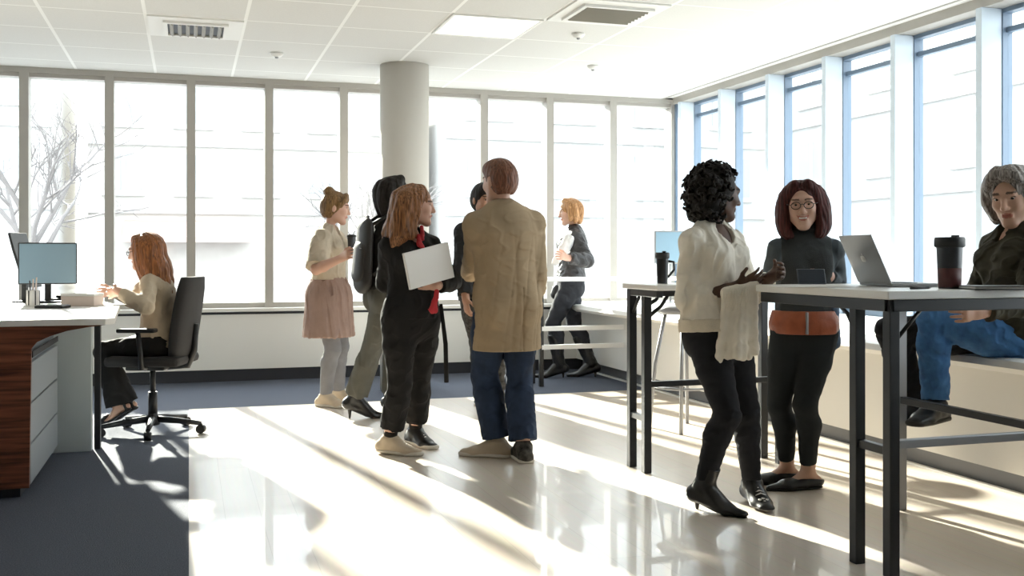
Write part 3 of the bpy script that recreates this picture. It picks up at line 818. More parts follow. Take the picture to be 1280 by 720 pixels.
def surfnet(F, lo, h, smooth=2):
    S = F < 0
    c = np.zeros(tuple(k - 1 for k in S.shape), np.int8)
    for i in (0, 1):
        for j in (0, 1):
            for k in (0, 1):
                c += S[i:S.shape[0] - 1 + i, j:S.shape[1] - 1 + j, k:S.shape[2] - 1 + k]
    act = (c > 0) & (c < 8)
    cells = np.argwhere(act); idx = np.full(act.shape, -1, np.int32); idx[act] = np.arange(len(cells))
    acc = np.zeros((len(cells), 3)); cnt = np.zeros(len(cells))
    cor = [(i, j, k) for i in (0, 1) for j in (0, 1) for k in (0, 1)]
    val = {o: F[cells[:, 0] + o[0], cells[:, 1] + o[1], cells[:, 2] + o[2]] for o in cor}
    for a in cor:
        for d in range(3):
            if a[d] == 0:
                b = list(a); b[d] = 1; b = tuple(b)
                f1, f2 = val[a], val[b]; m = (f1 < 0) != (f2 < 0)
                t = np.where(m, f1 / np.where(m, f1 - f2, 1), 0)
                for q in range(3): acc[m, q] += a[q] + (t[m] if q == d else 0)
                cnt[m] += 1
    v = lo + (cells + acc / np.maximum(cnt, 1)[:, None]) * h
    quads = []
    for d in range(3):
        e1, e2 = [(1, 2), (2, 0), (0, 1)][d]
        sl = [slice(None)] * 3; s2 = [slice(None)] * 3
        sl[d] = slice(0, -1); s2[d] = slice(1, None)
        A, B = S[tuple(sl)], S[tuple(s2)]
        e = np.argwhere(A != B)
        e = e[(e[:, e1] > 0) & (e[:, e2] > 0) & (e[:, e1] < S.shape[e1] - 1) & (e[:, e2] < S.shape[e2] - 1)]
        def at(o1, o2):
            q = e.copy(); q[:, e1] -= o1; q[:, e2] -= o2
            return idx[q[:, 0], q[:, 1], q[:, 2]]
        Q = np.stack([at(1, 1), at(0, 1), at(0, 0), at(1, 0)], 1)
        ins = A[e[:, 0], e[:, 1], e[:, 2]]
        Q[~ins] = Q[~ins][:, ::-1]
        quads.append(Q)
    Q = np.concatenate(quads) if quads else np.zeros((0, 4), int)
    E = np.concatenate([Q[:, [0, 1]], Q[:, [1, 2]], Q[:, [2, 3]], Q[:, [3, 0]]])
    for _ in range(smooth):
        s = np.zeros_like(v); k = np.zeros(len(v))
        for q in range(3): s[:, q] = np.bincount(E[:, 0], v[E[:, 1], q], len(v))
        k = np.bincount(E[:, 0], minlength=len(v)).astype(float)
        v = np.where(k[:, None] > 0, .45 * v + .55 * s / np.maximum(k, 1)[:, None], v)
    return v, Q

def to_object(name, vq, mats, parent, origin, index=None):
    v, q = vq; v = v - np.asarray(origin)
    me = bpy.data.meshes.new(name)
    me.vertices.add(len(v)); me.vertices.foreach_set('co', v.astype(np.float32).ravel())
    me.loops.add(len(q) * 4); me.loops.foreach_set('vertex_index', q.astype(np.int32).ravel())
    me.polygons.add(len(q)); me.polygons.foreach_set('loop_start', np.arange(0, len(q) * 4, 4, dtype=np.int32))
    me.polygons.foreach_set('use_smooth', np.ones(len(q), bool))
    if index is not None: me.polygons.foreach_set('material_index', index((v + origin)[q].mean(axis=1)).astype(np.int32))
    me.update(calc_edges=True); me.validate()
    return link(name, me, mats, parent)

def reach(px, py, start, length, sgn=-1):
    """the point on the sight line through a pixel at a limb's length from its joint (sgn -1: nearer, +1: farther)"""
    r = W(px, py, 1.0) - CAM; o = CAM - start
    a = r @ r; b = 2 * r @ o; c = o @ o - length ** 2; D = b * b - 4 * a * c
    t = -b / (2 * a) if D < 0 else (-b + sgn * math.sqrt(D)) / (2 * a)
    p = CAM + r * t
    return start + unit(p - start) * length

SKIN = {}
def skin(key, col):
    m = mat('skin_' + key, col, 0.48, bump=0.05, bscale=220)
    b = m.node_tree.nodes['Principled BSDF']
    b.inputs['Subsurface Weight'].default_value = 0.08; b.inputs['Subsurface Radius'].default_value = (0.02, 0.008, 0.004); b.inputs['Subsurface Scale'].default_value = 0.4
    lip = mat('lips_' + key, (col[0] * .72, col[1] * .42, col[2] * .42), 0.4); brow = mat('brow_' + key, tuple(c * .22 for c in col), 0.7)
    SKIN[key] = [m, lip, brow]
    return SKIN[key]

def hairmat(name, col, tip=None, rough=0.5):
    m = mat(name, col, rough if max(col) > .05 else .62, spec=0.4 if max(col) > .05 else .2)
    nt = m.node_tree; b = nt.nodes['Principled BSDF']
    tc = nt.nodes.new('ShaderNodeTexCoord'); mp = nt.nodes.new('ShaderNodeMapping'); mp.inputs['Scale'].default_value = (150, 150, 7)
    n = nt.nodes.new('ShaderNodeTexNoise'); n.inputs['Scale'].default_value = 1.0; n.inputs['Detail'].default_value = 3
    nt.links.new(tc.outputs['Object'], mp.inputs['Vector']); nt.links.new(mp.outputs['Vector'], n.inputs['Vector'])
    r = nt.nodes.new('ShaderNodeValToRGB'); r.color_ramp.elements[0].position = .3; r.color_ramp.elements[1].position = .72
    r.color_ramp.elements[0].color = (*[c * .55 for c in col], 1); r.color_ramp.elements[1].color = (*[min(1, c * 1.5) for c in (tip or col)], 1)
    nt.links.new(n.outputs['Fac'], r.inputs['Fac']); nt.links.new(r.outputs['Color'], b.inputs['Base Color'])
    bp = nt.nodes.new('ShaderNodeBump'); bp.inputs['Strength'].default_value = .6; bp.inputs['Distance'].default_value = .004
    nt.links.new(n.outputs['Fac'], bp.inputs['Height']); nt.links.new(bp.outputs['Normal'], b.inputs['Normal'])
    return m

class Person:
    """joints, body parts and clothes of one figure. P: pelvis, N: base of the neck, feet etc. are room points."""
    def __init__(s, label, H, base, P, N, head, phi, head_phi, pitch=0.0, roll=0.0, male=False, voxel=0.0045, hs=1.0, skinkey='light', build=1.0, shoulder=None):
        s.H = H; s.k = H / 1.65; s.vox = voxel; s.male = male; s.bw = build
        s.base = np.array([base[0], base[1], base[2]]); s.P = np.asarray(P, float); s.N = np.asarray(N, float)
        s.root = thing('person', label, 'person', s.base)
        s.U = unit(s.N - s.P); f = hd(phi); s.F = unit(f - s.U * (f @ s.U)); s.R = np.cross(s.F, s.U)
        sw = (.100 if male else .088) * H * (shoulder or 1.0)
        drop = .048 * H
        s.sh = {sd: s.N - s.U * drop + s.R * sw * g for sd, g in (('R', 1), ('L', -1))}
        hw = .053 * H
        s.hip = {sd: s.P - s.U * .02 * H + s.R * hw * g for sd, g in (('R', 1), ('L', -1))}
        # head
        fh = hd(head_phi); s.hk = s.k * hs
        p = math.radians(pitch); ro = math.radians(roll)
        Fh = fh * math.cos(p) - UPV * math.sin(p); Rh = unit(np.cross(fh, UPV)); Uh = np.cross(Rh, Fh)
        Rh, Uh = Rh * math.cos(ro) + Uh * math.sin(ro), Uh * math.cos(ro) - Rh * math.sin(ro)
        s.Fh, s.Rh, s.Uh = Fh, Rh, Uh; s.hc = np.asarray(head, float)
        s.el, s.wr, s.kn, s.an, s.toe, s.hand = {}, {}, {}, {}, {}, {}
        s.skin = SKIN[skinkey]
    def h(s, x, y, z): return s.hc + (s.Rh * x + s.Fh * y + s.Uh * z) * s.hk
    def arm(s, sd, elbow, wrist, se=-1, sw=-1, hand=None, thumb=None, curl=.5, spread=1.0):
        """elbow and wrist as pixels; hand: pixel the fingers point to (or None: straight on)"""
        E = reach(*elbow, s.sh[sd], .172 * s.H, se); Wp = reach(*wrist, E, .152 * s.H, sw)
        s.el[sd], s.wr[sd] = E, Wp
        d = unit(Wp - E)
        if hand is not None: d = unit(reach(*hand[:2], Wp, .1 * s.H, hand[2] if len(hand) > 2 else -1) - Wp)
        s.hand[sd] = (d, np.asarray(thumb if thumb is not None else UPV, float), curl, spread)
    def foot(s, sd, px, py, phi, heel=0.0, lift=0.0, fwd_knee=None, knee=None, sk=-1, toe_drop=None):
        """px,py: floor under the ankle"""
        g = G(px, py); g[2] = lift
        s.place_foot(sd, g, phi, heel)
        s.bend(sd, knee, sk)
    def place_foot(s, sd, g, phi, heel=0.0, down=None):
        f = hd(phi); L = .148 * s.H
        s.an[sd] = g + UPV * (.047 * s.H + heel)
        s.toe[sd] = (g, f, heel, L)
    def bend(s, sd, knee=None, sk=-1):
        hp, an = s.hip[sd], s.an[sd]; a = .245 * s.H; b = .235 * s.H
        d = np.linalg.norm(an - hp)
        if knee is not None:
            s.kn[sd] = reach(*knee, hp, a, sk); return
        if d > (a + b) * .998:
            s.kn[sd] = lerp(hp, an, a / (a + b)); return
        x = (d * d + a * a - b * b) / (2 * d); hgt = math.sqrt(max(a * a - x * x, 0)); ax = unit(an - hp)
        fw = s.toe[sd][1]; fw = unit(fw * .6 + s.F * .6); fw = unit(fw - ax * (fw @ ax))
        s.kn[sd] = hp + ax * x + fw * hgt
    # ---- limb lists (g: extra thickness)
    def torso(s, g=0.0, top=True, low=True, bust=True):
        H = s.H; R, F, U, P, N = s.R, s.F, s.U, s.P, s.N; Lh = np.linalg.norm(N - P); w = s.bw
        if s.male: st = [(-.10, .082, .062), (.03, .090, .064), (.36, .080, .060), (.62, .092, .066), (.76, .096, .068), (.91, .060, .044)]
        else: st = [(-.10, .085, .064), (.03, .098, .070), (.36, .072, .056), (.62, .081, .062), (.76, .083, .060), (.91, .052, .038)]
        if not low: st = st[2:]
        if not top: st = st[:3]
        pts = [(P + U * Lh * t, (a * H * w + g, b * H * w + g)) for t, a, b in st]
        out = [Prim(p, q, r, r2, R, .03) for (p, r), (q, r2) in zip(pts, pts[1:])]
        if top:
            for sd in 'RL': out.append(Prim(N - U * .006 * H, s.sh[sd], .022 * H + g * .7, .027 * H + g * .8, None, .03))
            if not s.male and bust:
                for q in (-1, 1): out.append(Ell(P + U * Lh * .70 + R * .042 * H * q + F * .045 * H * w, (.036 * H + g, .034 * H + g, .038 * H + g), (R, F, U), .035))
        if low:
            for q in (-1, 1): out.append(Ell(P - U * .035 * H + R * .045 * H * q - F * .034 * H, (.046 * H + g, .040 * H + g, .05 * H + g), (R, F, U), .04))
        return out
    def armp(s, sd, g=0.0, upto=1.0, fat=1.0, cuff=0.0):
        H = s.H; a, e, w = s.sh[sd], s.el[sd], s.wr[sd]
        r = [.0285 * H * fat + g, .0225 * H * fat + g, .0240 * H * fat + g, .0160 * H * fat + g + cuff]
        m = lerp(e, w, .28); out = [Prim(a, e, r[0], r[1], None, .025)]
        if upto <= 0.5:
            end = lerp(a, e, upto * 2); return [Prim(a, end + unit(e - a) * .03, r[0], lerp(r[0], r[1], upto * 2) + cuff, None, .025, clip=[(end, unit(e - a))])]
        end = lerp(e, w, (upto - .5) * 2); d = unit(w - e)
        if upto < .62: out.append(Prim(e, end + d * .02, r[1], r[2] + cuff, None, .02, clip=[(end, d)]))
        else:
            out += [Prim(e, m, r[1], r[2], None, .02), Prim(m, end + d * .02, r[2], r[2] + (r[3] - r[2]) * ((upto - .5) * 2 - .28) / .72, None, .02, clip=[(end, d)] if upto < 1 or cuff or g else None)]
        return out
    def legp(s, sd, g=0.0, upto=1.0, flare=0.0, thick=1.0):
        H = s.H; a, e, w = s.hip[sd], s.kn[sd], s.an[sd]; t = thick
        r = [.054 * H * t + g, .050 * H * t + g, .0335 * H * t + g, .0345 * H * t + g, .0225 * H * t + g + flare]
        bk = -s.toe[sd][1] * .012 * H
        m = lerp(a, e, .4); c = lerp(e, w, .28) + (bk if flare < .01 else 0)
        out = [Prim(a, m, r[0], r[1], None, .03), Prim(m, e, r[1], r[2], None, .02)]
        if upto <= .5: return out[:1]
        if upto < 1: w = lerp(e, w, (upto - .5) * 2)
        d = unit(w - e); cl = [(w, d)] if (g or flare) else None
        out += [Prim(e, c, r[2], r[3] + flare * .2, None, .02), Prim(c, w + d * (.02 if cl else 0), r[3] + flare * .2, r[4], None, .02, clip=cl)]
        return out
    def footp(s, sd, g=0.0):
        b, f, heel, L = s.toe[sd]; an = s.an[sd]; k = s.k; sdv = np.cross(f, UPV)
        hl = b - f * L * .22 + UPV * (.030 * k + heel); ball = b + f * L * .52 + UPV * .022 * k; tip = b + f * L * .78 + UPV * .016 * k
        return [Prim(an, hl, .036 * k + g, (.030 * k + g, .030 * k + g), sdv, .02), Prim(an, ball, (.036 * k + g, .034 * k + g), (.042 * k + g, .022 * k + g), sdv, .02),
                Prim(ball, tip, (.042 * k + g, .022 * k + g), (.032 * k + g, .015 * k + g), sdv, .015), Prim(hl, ball, (.030 * k + g, .026 * k + g), (.040 * k + g, .02 * k + g), sdv, .02)]
    def handp(s, sd):
        d, th, curl, spread = s.hand[sd]; w = s.wr[sd]; k = s.k
        t = unit(th - d * (th @ d)); n = np.cross(t, d) if sd == 'R' else np.cross(d, t)
        out = [Prim(w, w + d * .078 * k, (.026 * k, .019 * k), (.037 * k, .014 * k), t, .02)]
        for off, L, c in ((.030, .072, .9), (.010, .080, 1.0), (-.010, .075, 1.05), (-.029, .060, 1.15)):
            p = w + d * (.076 if abs(off) < .02 else .070) * k + t * off * k; a = curl * c * .35
            sp = t * off * 2.2 * spread
            for q, (fr, r) in enumerate(((.45, .0092), (.32, .0082), (.23, .0070))):
                dd = unit(d * math.cos(a) + n * math.sin(a) + sp); e = p + dd * L * fr * k
                out.append(Prim(p, e, r * k, (r - .0008) * k, None, .003)); p = e; a += curl * c * .8
        p = w + d * .022 * k + t * .022 * k; dd = unit(d * .75 + t * .75 + n * .35)
        e = p + dd * .042 * k; out.append(Prim(p, e, .0135 * k, .0105 * k, None, .012))
        dd = unit(d * .95 + t * .25 + n * .4 * (1 + curl)); e2 = e + dd * .032 * k; out.append(Prim(e, e2, .0102 * k, .0088 * k, None, .004))
        return out
    def headp(s, mouth_open=0.0, smile=0.0):
        k = s.hk; h = s.h; A = (s.Rh, s.Fh, s.Uh)
        o = [Ell(h(0, -.012, .022), (.074 * k, .094 * k, .092 * k), A, .02),
             Ell(h(0, .030, -.02), (.063 * k, .062 * k, .085 * k), A, .03),
             Prim(h(.034, .012, -.062), h(.012, .066, -.098), .030 * k, .020 * k, None, .03), Prim(h(-.034, .012, -.062), h(-.012, .066, -.098), .030 * k, .020 * k, None, .03),
             Prim(h(-.008, .072, -.100), h(.008, .072, -.100), .019 * k, None, None, .02),
             Prim(h(0, .089, .014), h(0, .108, -.028), .0085 * k, .0125 * k, None, .012),
             Ell(h(.011, .098, -.032), (.009 * k, .010 * k, .008 * k), A, .006), Ell(h(-.011, .098, -.032), (.009 * k, .010 * k, .008 * k), A, .006),
             Prim(h(-.034, .080, .029), h(.034, .080, .029), .013 * k, None, None, .02),
             Ell(h(.038, .066, -.022), (.020 * k, .020 * k, .020 * k), A, .025), Ell(h(-.038, .066, -.022), (.020 * k, .020 * k, .020 * k), A, .025),
             Prim(h(-.019 - smile * .6, .084 - smile * .7, -.058 + smile), h(0, .093, -.0565), .0058 * k, .0075 * k, None, .006), Prim(h(.019 + smile * .6, .084 - smile * .7, -.058 + smile), h(0, .093, -.0565), .0058 * k, .0075 * k, None, .006),
             Prim(h(-.017, .084, -.069), h(.017, .084, -.069), .0075 * k, None, None, .006),
             Ell(h(.0785, -.008, -.008), (.010 * k, .019 * k, .031 * k), A, .008), Ell(h(-.0785, -.008, -.008), (.010 * k, .019 * k, .031 * k), A, .008),
             Ell(h(.031, .097, .007), (.0175 * k, .0145 * k, .0085 * k), A, .006, sub=True), Ell(h(-.031, .097, .007), (.0175 * k, .0145 * k, .0085 * k), A, .006, sub=True)]
        if mouth_open: o.append(Ell(h(0, .098, -.0635), (.016 * k, .014 * k, mouth_open * k), A, .004, sub=True))
        top = s.h(0, -.022, -.05)
        o.append(Prim(s.N - s.U * .012 * s.H, top, .037 * s.k * (1.12 if s.male else 1), .036 * s.k * (1.12 if s.male else 1), None, .03))
        return o
    def facepaint(s, c):
        """0 skin, 1 lips, 2 eyebrows"""
        q = (c - s.hc) / s.hk; x, y, z = q @ s.Rh, q @ s.Fh, q @ s.Uh
        out = np.zeros(len(c), int)
        sm = getattr(s, 'smile', 0.0)
        out[(y > .065) & (((x / (.024 + sm * .6)) ** 2 + ((z + .0635 - sm * (x / .024) ** 2 * .8) / .0115) ** 2) < 1)] = 1
        ax = np.abs(x)
        out[(y > .055) & (ax > .013) & (ax < .052) & (np.abs(z - (.033 - .12 * np.maximum(ax - .035, 0))) < .0042)] = 2
        return out
    def body(s, mouth_open=0.0, smile=0.0):
        s.smile = smile
        pr = s.torso(-.004) + s.headp(mouth_open, smile)
        for sd in 'RL':
            pr += s.armp(sd) + s.handp(sd) + s.legp(sd) + s.footp(sd, -.006)
        o = to_object('body', surface(pr, s.vox, smooth=1), s.skin, s.root, s.base, s.facepaint)
        s.bodyo = o
        return o
    def eyes(s, iris=(.06, .035, .02), look=0.0):
        k = s.hk
        for q in (-1, 1):
            b = MB(); c = s.h(.031 * q, .0735, .0068)
            bmesh.ops.create_uvsphere(b.bm, u_segments=16, v_segments=12, radius=.0125 * k)
            for f in b.bm.faces: f.smooth = True
            d = Vector(unit(s.Fh + s.Rh * look))
            for f in b.bm.faces:
                if f.calc_center_median().normalized().dot(d) > .80: f.material_index = 1
            bmesh.ops.translate(b.bm, verts=b.bm.verts, vec=Vector(c - s.base))
            b.build('eye', [M['eyewhite'], M['iris']], s.root)
            b = MB(); pts = [s.h(.031 * q + .0165 * math.cos(a), .0875 - .006 * abs(math.cos(a)), .010 + .0052 * math.sin(a)) - s.base for a in (3.0, 2.4, 1.57, .75, .14)]
            b.tube(pts, .0017 * k, 6); b.build('eyelashes', M['iris'], s.root)
    def cloth(s, name, prims, m, h=None, lam=.09, amp=.003, squash=(1, 1, 1), clips=(), shell=0.0, seed=1, label=None, parent=None, smooth=1, minus=()):
        vq = surface(prims, h or s.vox * 1.15, waves(seed, lam, 6, squash) if amp else None, amp * 1.35, clips, shell, smooth, minus)
        o = to_object(name, vq, m, parent or s.root, s.base)
        if label: o['label'] = label
        return o
    def shoe(s, sd, m, kind='sneaker', solem=None, label=None, lacem=None, lift_laces=False):
        b, f, heel, L = s.toe[sd]; k = s.k; sdv = np.cross(f, UPV); an = s.an[sd]
        z0 = b[2]
        g = .010
        pr = s.footp(sd, g)
        fl = [(V3(0, 0, z0 + .012), V3(0, 0, -1))]
        if kind in ('flat', 'pump'):
            pr = [p for p in pr[1:]]; pr[0] = Prim(b + f * L * .2 + UPV * (.030 * k + heel * .5), b + f * L * .52 + UPV * .022 * k, (.034 * k + g, .02 * k + g), (.042 * k + g, .020 * k + g), sdv, .01)
            pr[1] = Prim(b + f * L * .52 + UPV * .020 * k, b + f * L * .93 + UPV * .012 * k, (.042 * k + g, .018 * k + g), (.012 * k + g, .008 * k + g), sdv, .015)
            cut = b + UPV * (.052 * k + heel * .8)
            fl += [(cut, unit(UPV - f * .12 * (1 if heel < .02 else -2.2)))]
            fl += []
            # open instep
            mn = [Ell(b + f * L * .12 + UPV * (.075 * k + heel), (.032 * k, .062 * k, .052 * k), (sdv, f, UPV), 0)]
        elif kind == 'boot':
            pr = pr + [Prim(an - UPV * .01, lerp(an, s.kn[sd], .30), (.034 * k + g, .036 * k + g), (.040 * k + g, .042 * k + g), sdv, .02, clip=[(lerp(an, s.kn[sd], .28), unit(s.kn[sd] - an))])]
            pr[2] = Prim(b + f * L * .52 + UPV * .020 * k, b + f * L * .90 + UPV * .014 * k, (.040 * k + g, .020 * k + g), (.016 * k + g, .010 * k + g), sdv, .015); mn = []
        else:
            pr = pr + [Prim(an - UPV * .02, an + UPV * .018 * k, .038 * k + g, .037 * k + g, None, .02, clip=[(an + UPV * .008 * k, UPV)])]; mn = []
        o = s.cloth('shoe', pr, m, h=min(s.vox, .0045), amp=0, clips=fl, label=label, minus=mn, smooth=1)
        if kind == 'sneaker' and not lift_laces:
            q = MB()
            for j in range(4):
                cpt = an + f * L * (.20 + .075 * j) - UPV * (.004 + .0095 * j) * k + f * .012
                w_ = .026 * k
                q.tube([cpt - sdv * w_ - UPV * .004 - s.base, cpt + UPV * .008 - s.base, cpt + sdv * w_ - UPV * .004 - s.base], .0035, 6)
            q.build('laces', lacem or M['paper'], o)
        # sole
        t = .013 if kind != 'sneaker' else .026
        hl = b - f * L * .24 + UPV * heel; ball = b + f * L * .52; tip = b + f * L * (.93 if kind in ('flat', 'pump', 'boot') else .80)
        sx = .013 if kind == 'sneaker' else .006
        sp = [Prim(hl + UPV * .012, ball + UPV * .012, (.034 * k + sx, .024), (.044 * k + sx, .024), sdv, .0), Prim(ball + UPV * .012, tip + UPV * .012, (.044 * k + sx, .024), ((.014 if kind in ('flat', 'pump', 'boot') else .034) * k + sx, .024), sdv, .0)]
        cl = [(V3(0, 0, z0), V3(0, 0, -1))]
        if heel < .02: cl += [(V3(0, 0, z0 + t), UPV)]
        else:
            sp = [Prim(hl + UPV * .004, ball + UPV * .006, (.030 * k, .006), (.040 * k, .006), sdv, .0), Prim(ball + UPV * .006, tip + UPV * .006, (.040 * k, .006), (.014 * k, .006), sdv, .0)]
            hp = b - f * L * .16
            sp += [Prim(hp + UPV * (heel + .01), hp + UPV * .0, .017 * k, .0075, None, .01)]
        s.cloth('sole', sp, solem or m, h=.004, amp=0, clips=cl, parent=o, smooth=1)
        return o
    def hair(s, prims, m, h=None, groove=0.0, n=38, label=None, name='hair', minus=(), face=True, smooth=2, clips=(), vert=1.0):
        mi = list(minus)
        if face: mi += [Ell(s.h(0, .085, -.03), (.056 * s.hk, .06 * s.hk, .098 * s.hk), (s.Rh, s.Fh, s.Uh), 0)]
        hc, Rh, Fh, Uh, hk = s.hc, s.Rh, s.Fh, s.Uh, s.hk
        def gr(X, Y, Z):
            px, py, pz = X - hc[0], Y - hc[1], Z - hc[2]
            x = px * Rh[0] + py * Rh[1] + pz * Rh[2]; y = px * Fh[0] + py * Fh[1] + pz * Fh[2]; z = px * Uh[0] + py * Uh[1] + pz * Uh[2]
            th = np.arctan2(x, -(y + .01))
            return np.sin(th * n + 2.2 * np.sin(z * 21 * vert + th * 3)) * .6 + np.sin(th * n * .43 + 1.4 * np.sin(z * 34 * vert + 1 + th * 5))
        vq = surface(prims, h or s.vox * .8, gr if groove else None, groove * .8, clips, 0, smooth, mi)
        o = to_object(name, vq, m, s.root, s.base)
        if label: o['label'] = label
        return o
    def cap(s, g=0.0, front=.0, low=-.01):
        k = s.hk; A = (s.Rh, s.Fh, s.Uh)
        return [Ell(s.h(0, -.018, .028), ((.080 + g) * k, (.098 + g) * k, (.096 + g) * k), A, .02), Ell(s.h(0, -.045, -.01), ((.076 + g) * k, (.070 + g) * k, (.085 + g) * k), A, .03)]

def locks(P, pts_list, k=.012):
    out = []
    for raw in pts_list:
        pts = []; n = len(raw)
        for i in range(n - 1):
            p0, p1, p2, p3 = [np.append(raw[min(max(j, 0), n - 1)][0], raw[min(max(j, 0), n - 1)][1]) for j in (i - 1, i, i + 1, i + 2)]
            for t in (0, .34, .67):
                q = .5 * (2 * p1 + (p2 - p0) * t + (2 * p0 - 5 * p1 + 4 * p2 - p3) * t * t + (3 * p1 - p0 - 3 * p2 + p3) * t ** 3)
                pts.append((q[:3], max(q[3], .004)))
        pts.append(raw[-1])
        for (a, ra), (b, rb) in zip(pts, pts[1:]): out.append(Prim(a, b, ra, rb, None, k))
    return out

M['eyewhite'] = mat('eye_white', (.75, .73, .70), .25); M['iris'] = mat('dark_iris', (.02, .014, .01), .2)
def cloth_mat(name, col, rough=.85, bump=.25, bscale=420, vary=.12, vscale=9, sheen=.0):
    return mat(name, col, rough, bump=bump, bscale=bscale, vary=vary, vscale=vscale, sheen=sheen, spec=.25)
# ------------------------------------------------------------------ the people
skin('dark', (.085, .040, .025)); skin('light', (.56, .34, .25)); skin('warm', (.50, .29, .20)); skin('pink', (.60, .36, .27)); skin('tan', (.36, .19, .12))
def at(px, z, d):
    p = W(px, HORIZ, d); p[2] = z; return p
def Zp(py, d): return CH + (HORIZ - py) / FPX * d
rnd = random.Random(11)
NOCLIP = ()

# ---------- woman with curly black hair and cream blouse
d = 4.88; Hh = 1.575; li = .03
A = Person('person with curly black hair in a cream blouse and black trousers, gesturing', Hh, at(905, 0, d),
           at(896, .528 * Hh + li, d), at(889, .832 * Hh + li, d + .02), at(898, .935 * Hh + li - .008, d + .03), 142, 78, pitch=8, skinkey='dark', voxel=.0042, build=1.12, hs=1.04)
A.foot('R', 880, 638, 132, heel=.045, knee=(876, 508), sk=-1)
A.foot('L', 940, 628, 172, heel=.02, knee=(930, 512), sk=-1)
A.bend('R'); A.bend('L')
A.arm('R', (858, 382), (928, 357), -1, -1, hand=(972, 338), thumb=UPV - .5 * FW, curl=.55)
A.arm('L', (938, 372), (966, 345), -1, -1, hand=(990, 335), thumb=UPV + .3 * FW, curl=.9)
A.body(); A.eyes()
cream = cloth_mat('cream_cotton', (.82, .765, .67)); cream2 = cloth_mat('cream_knit', (.70, .62, .50), bump=.5, bscale=200); blackc = cloth_mat('black_denim', (.012, .013, .017))
hem = A.P + UPV * (.80 - A.P[2] + .07)
def neck_v(s, w, dpt, down): return [Ell(s.N + s.F * .10 * s.k - s.U * down, (w * s.k, .085 * s.k, dpt * s.k), (s.R, s.F, s.U), 0)]
A.cloth('blouse', A.torso(.014) + A.armp('R', .015, .74, 1.08, .004) + A.armp('L', .017, .86, 1.05, .004) + [Prim(A.P + A.U * .05, A.P - A.U * .02, (.184, .142), (.192, .150), A.R, .03)], cream, lam=.08, amp=.0058, squash=(1, 1, .6),
        clips=[(A.P + A.U * .005, -A.U)], seed=3, minus=neck_v(A, .05, .075, .02))
A.cloth('knit_hem', [Prim(A.P + A.U * .055, A.P - A.U * .05, (.202, .162), (.203, .164), A.R, .02, clip=[(A.P + A.U * .045, A.U), (A.P - A.U * .015, -A.U)])], cream2, amp=.002, lam=.05)
A.cloth('collar', [Prim(A.N - A.U * .012, A.N + A.U * .022, (.066, .060), (.058, .054), A.R, .01, clip=[(A.N + A.U * .022, A.U)])], cream, amp=.001, minus=neck_v(A, .028, .09, .0) + [Prim(A.N - A.U * .03, A.N + A.U * .06, .047, .046)])
A.cloth('trousers', A.torso(.010, top=False) + sum((A.legp(q, .008, .985) for q in 'RL'), []), blackc, lam=.07, amp=.0022, squash=(.5, .5, 1.3), clips=[(A.P + A.U * .03, A.U)], seed=5)
bl = mat('black_leather', (.012, .012, .013), .35); sol = mat('pale_rubber_sole', (.62, .58, .52), .7); beige = cloth_mat('beige_suede', (.52, .43, .33)); dsol = mat('dark_sole', (.02, .018, .016), .6)
A.shoe('R', bl, 'boot', dsol, 'black heeled ankle boot')
o = A.shoe('L', bl, 'sneaker', sol, 'black shoe with a white patterned toe')
b_, f_, hl_, L_ = A.toe['L']
q = MB()
for (u, v, r) in ((.0, .0, .010), (.018, .012, .008), (-.016, .012, .008), (.0, .03, .007)):
    c = b_ + f_ * (L_ * .60 + v * .6) + np.cross(f_, UPV) * u + UPV * (.050 - .3 * v)
    q.lathe([(r, -.004), (r, .004), (r * .4, .006)], c - A.base, 10)
q.build('toe_print', M['paper'], o)
# curly hair: many small coils on a rounded mass behind the face
pr = [Ell(A.h(0, -.035, .03), (.108 * A.hk, .108 * A.hk, .105 * A.hk), (A.Rh, A.Fh, A.Uh), .02), Ell(A.h(0, -.06, -.055), (.100 * A.hk, .085 * A.hk, .09 * A.hk), (A.Rh, A.Fh, A.Uh), .03)]
cnt = 0
while cnt < 430:
    v = unit(np.array([rnd.gauss(0, 1), rnd.gauss(-.25, 1), rnd.gauss(.1, 1)]))
    if v[1] > .45 and v[2] < .55: continue
    if v[2] < -.85: continue
    R0 = rnd.uniform(.104, .135); c = A.h(v[0] * R0 * 1.02, -.035 + v[1] * R0, (.015 if v[2] > 0 else 0.0) + v[2] * R0 * (1.0 if v[2] > 0 else 1.25))
    n_ = unit(A.Rh * v[0] + A.Fh * v[1] + A.Uh * v[2]); t1 = unit(np.cross(n_, unit(np.array([rnd.gauss(0, 1), rnd.gauss(0, 1), rnd.gauss(0, 1)])))); t2 = np.cross(n_, t1)
    rr = rnd.uniform(.009, .015); a0 = rnd.uniform(0, 6.28); prev = None
    for k_ in range(7):
        a = a0 + k_ * 1.05; p = c + (t1 * math.cos(a) + t2 * math.sin(a)) * rr + n_ * (k_ - 3) * .0042
        if prev is not None: pr.append(Prim(prev, p, .0062, .0058, None, .002))
        prev = p
    cnt += 1
hm = hairmat('black_curly_hair', (.012, .010, .009), rough=.5)
A.hair(pr, hm, h=.0042, label='mass of short black curls', minus=[Ell(A.h(0, .098, -.035), (.062 * A.hk, .06 * A.hk, .088 * A.hk), (A.Rh, A.Fh, A.Uh), 0)], face=False, smooth=0)
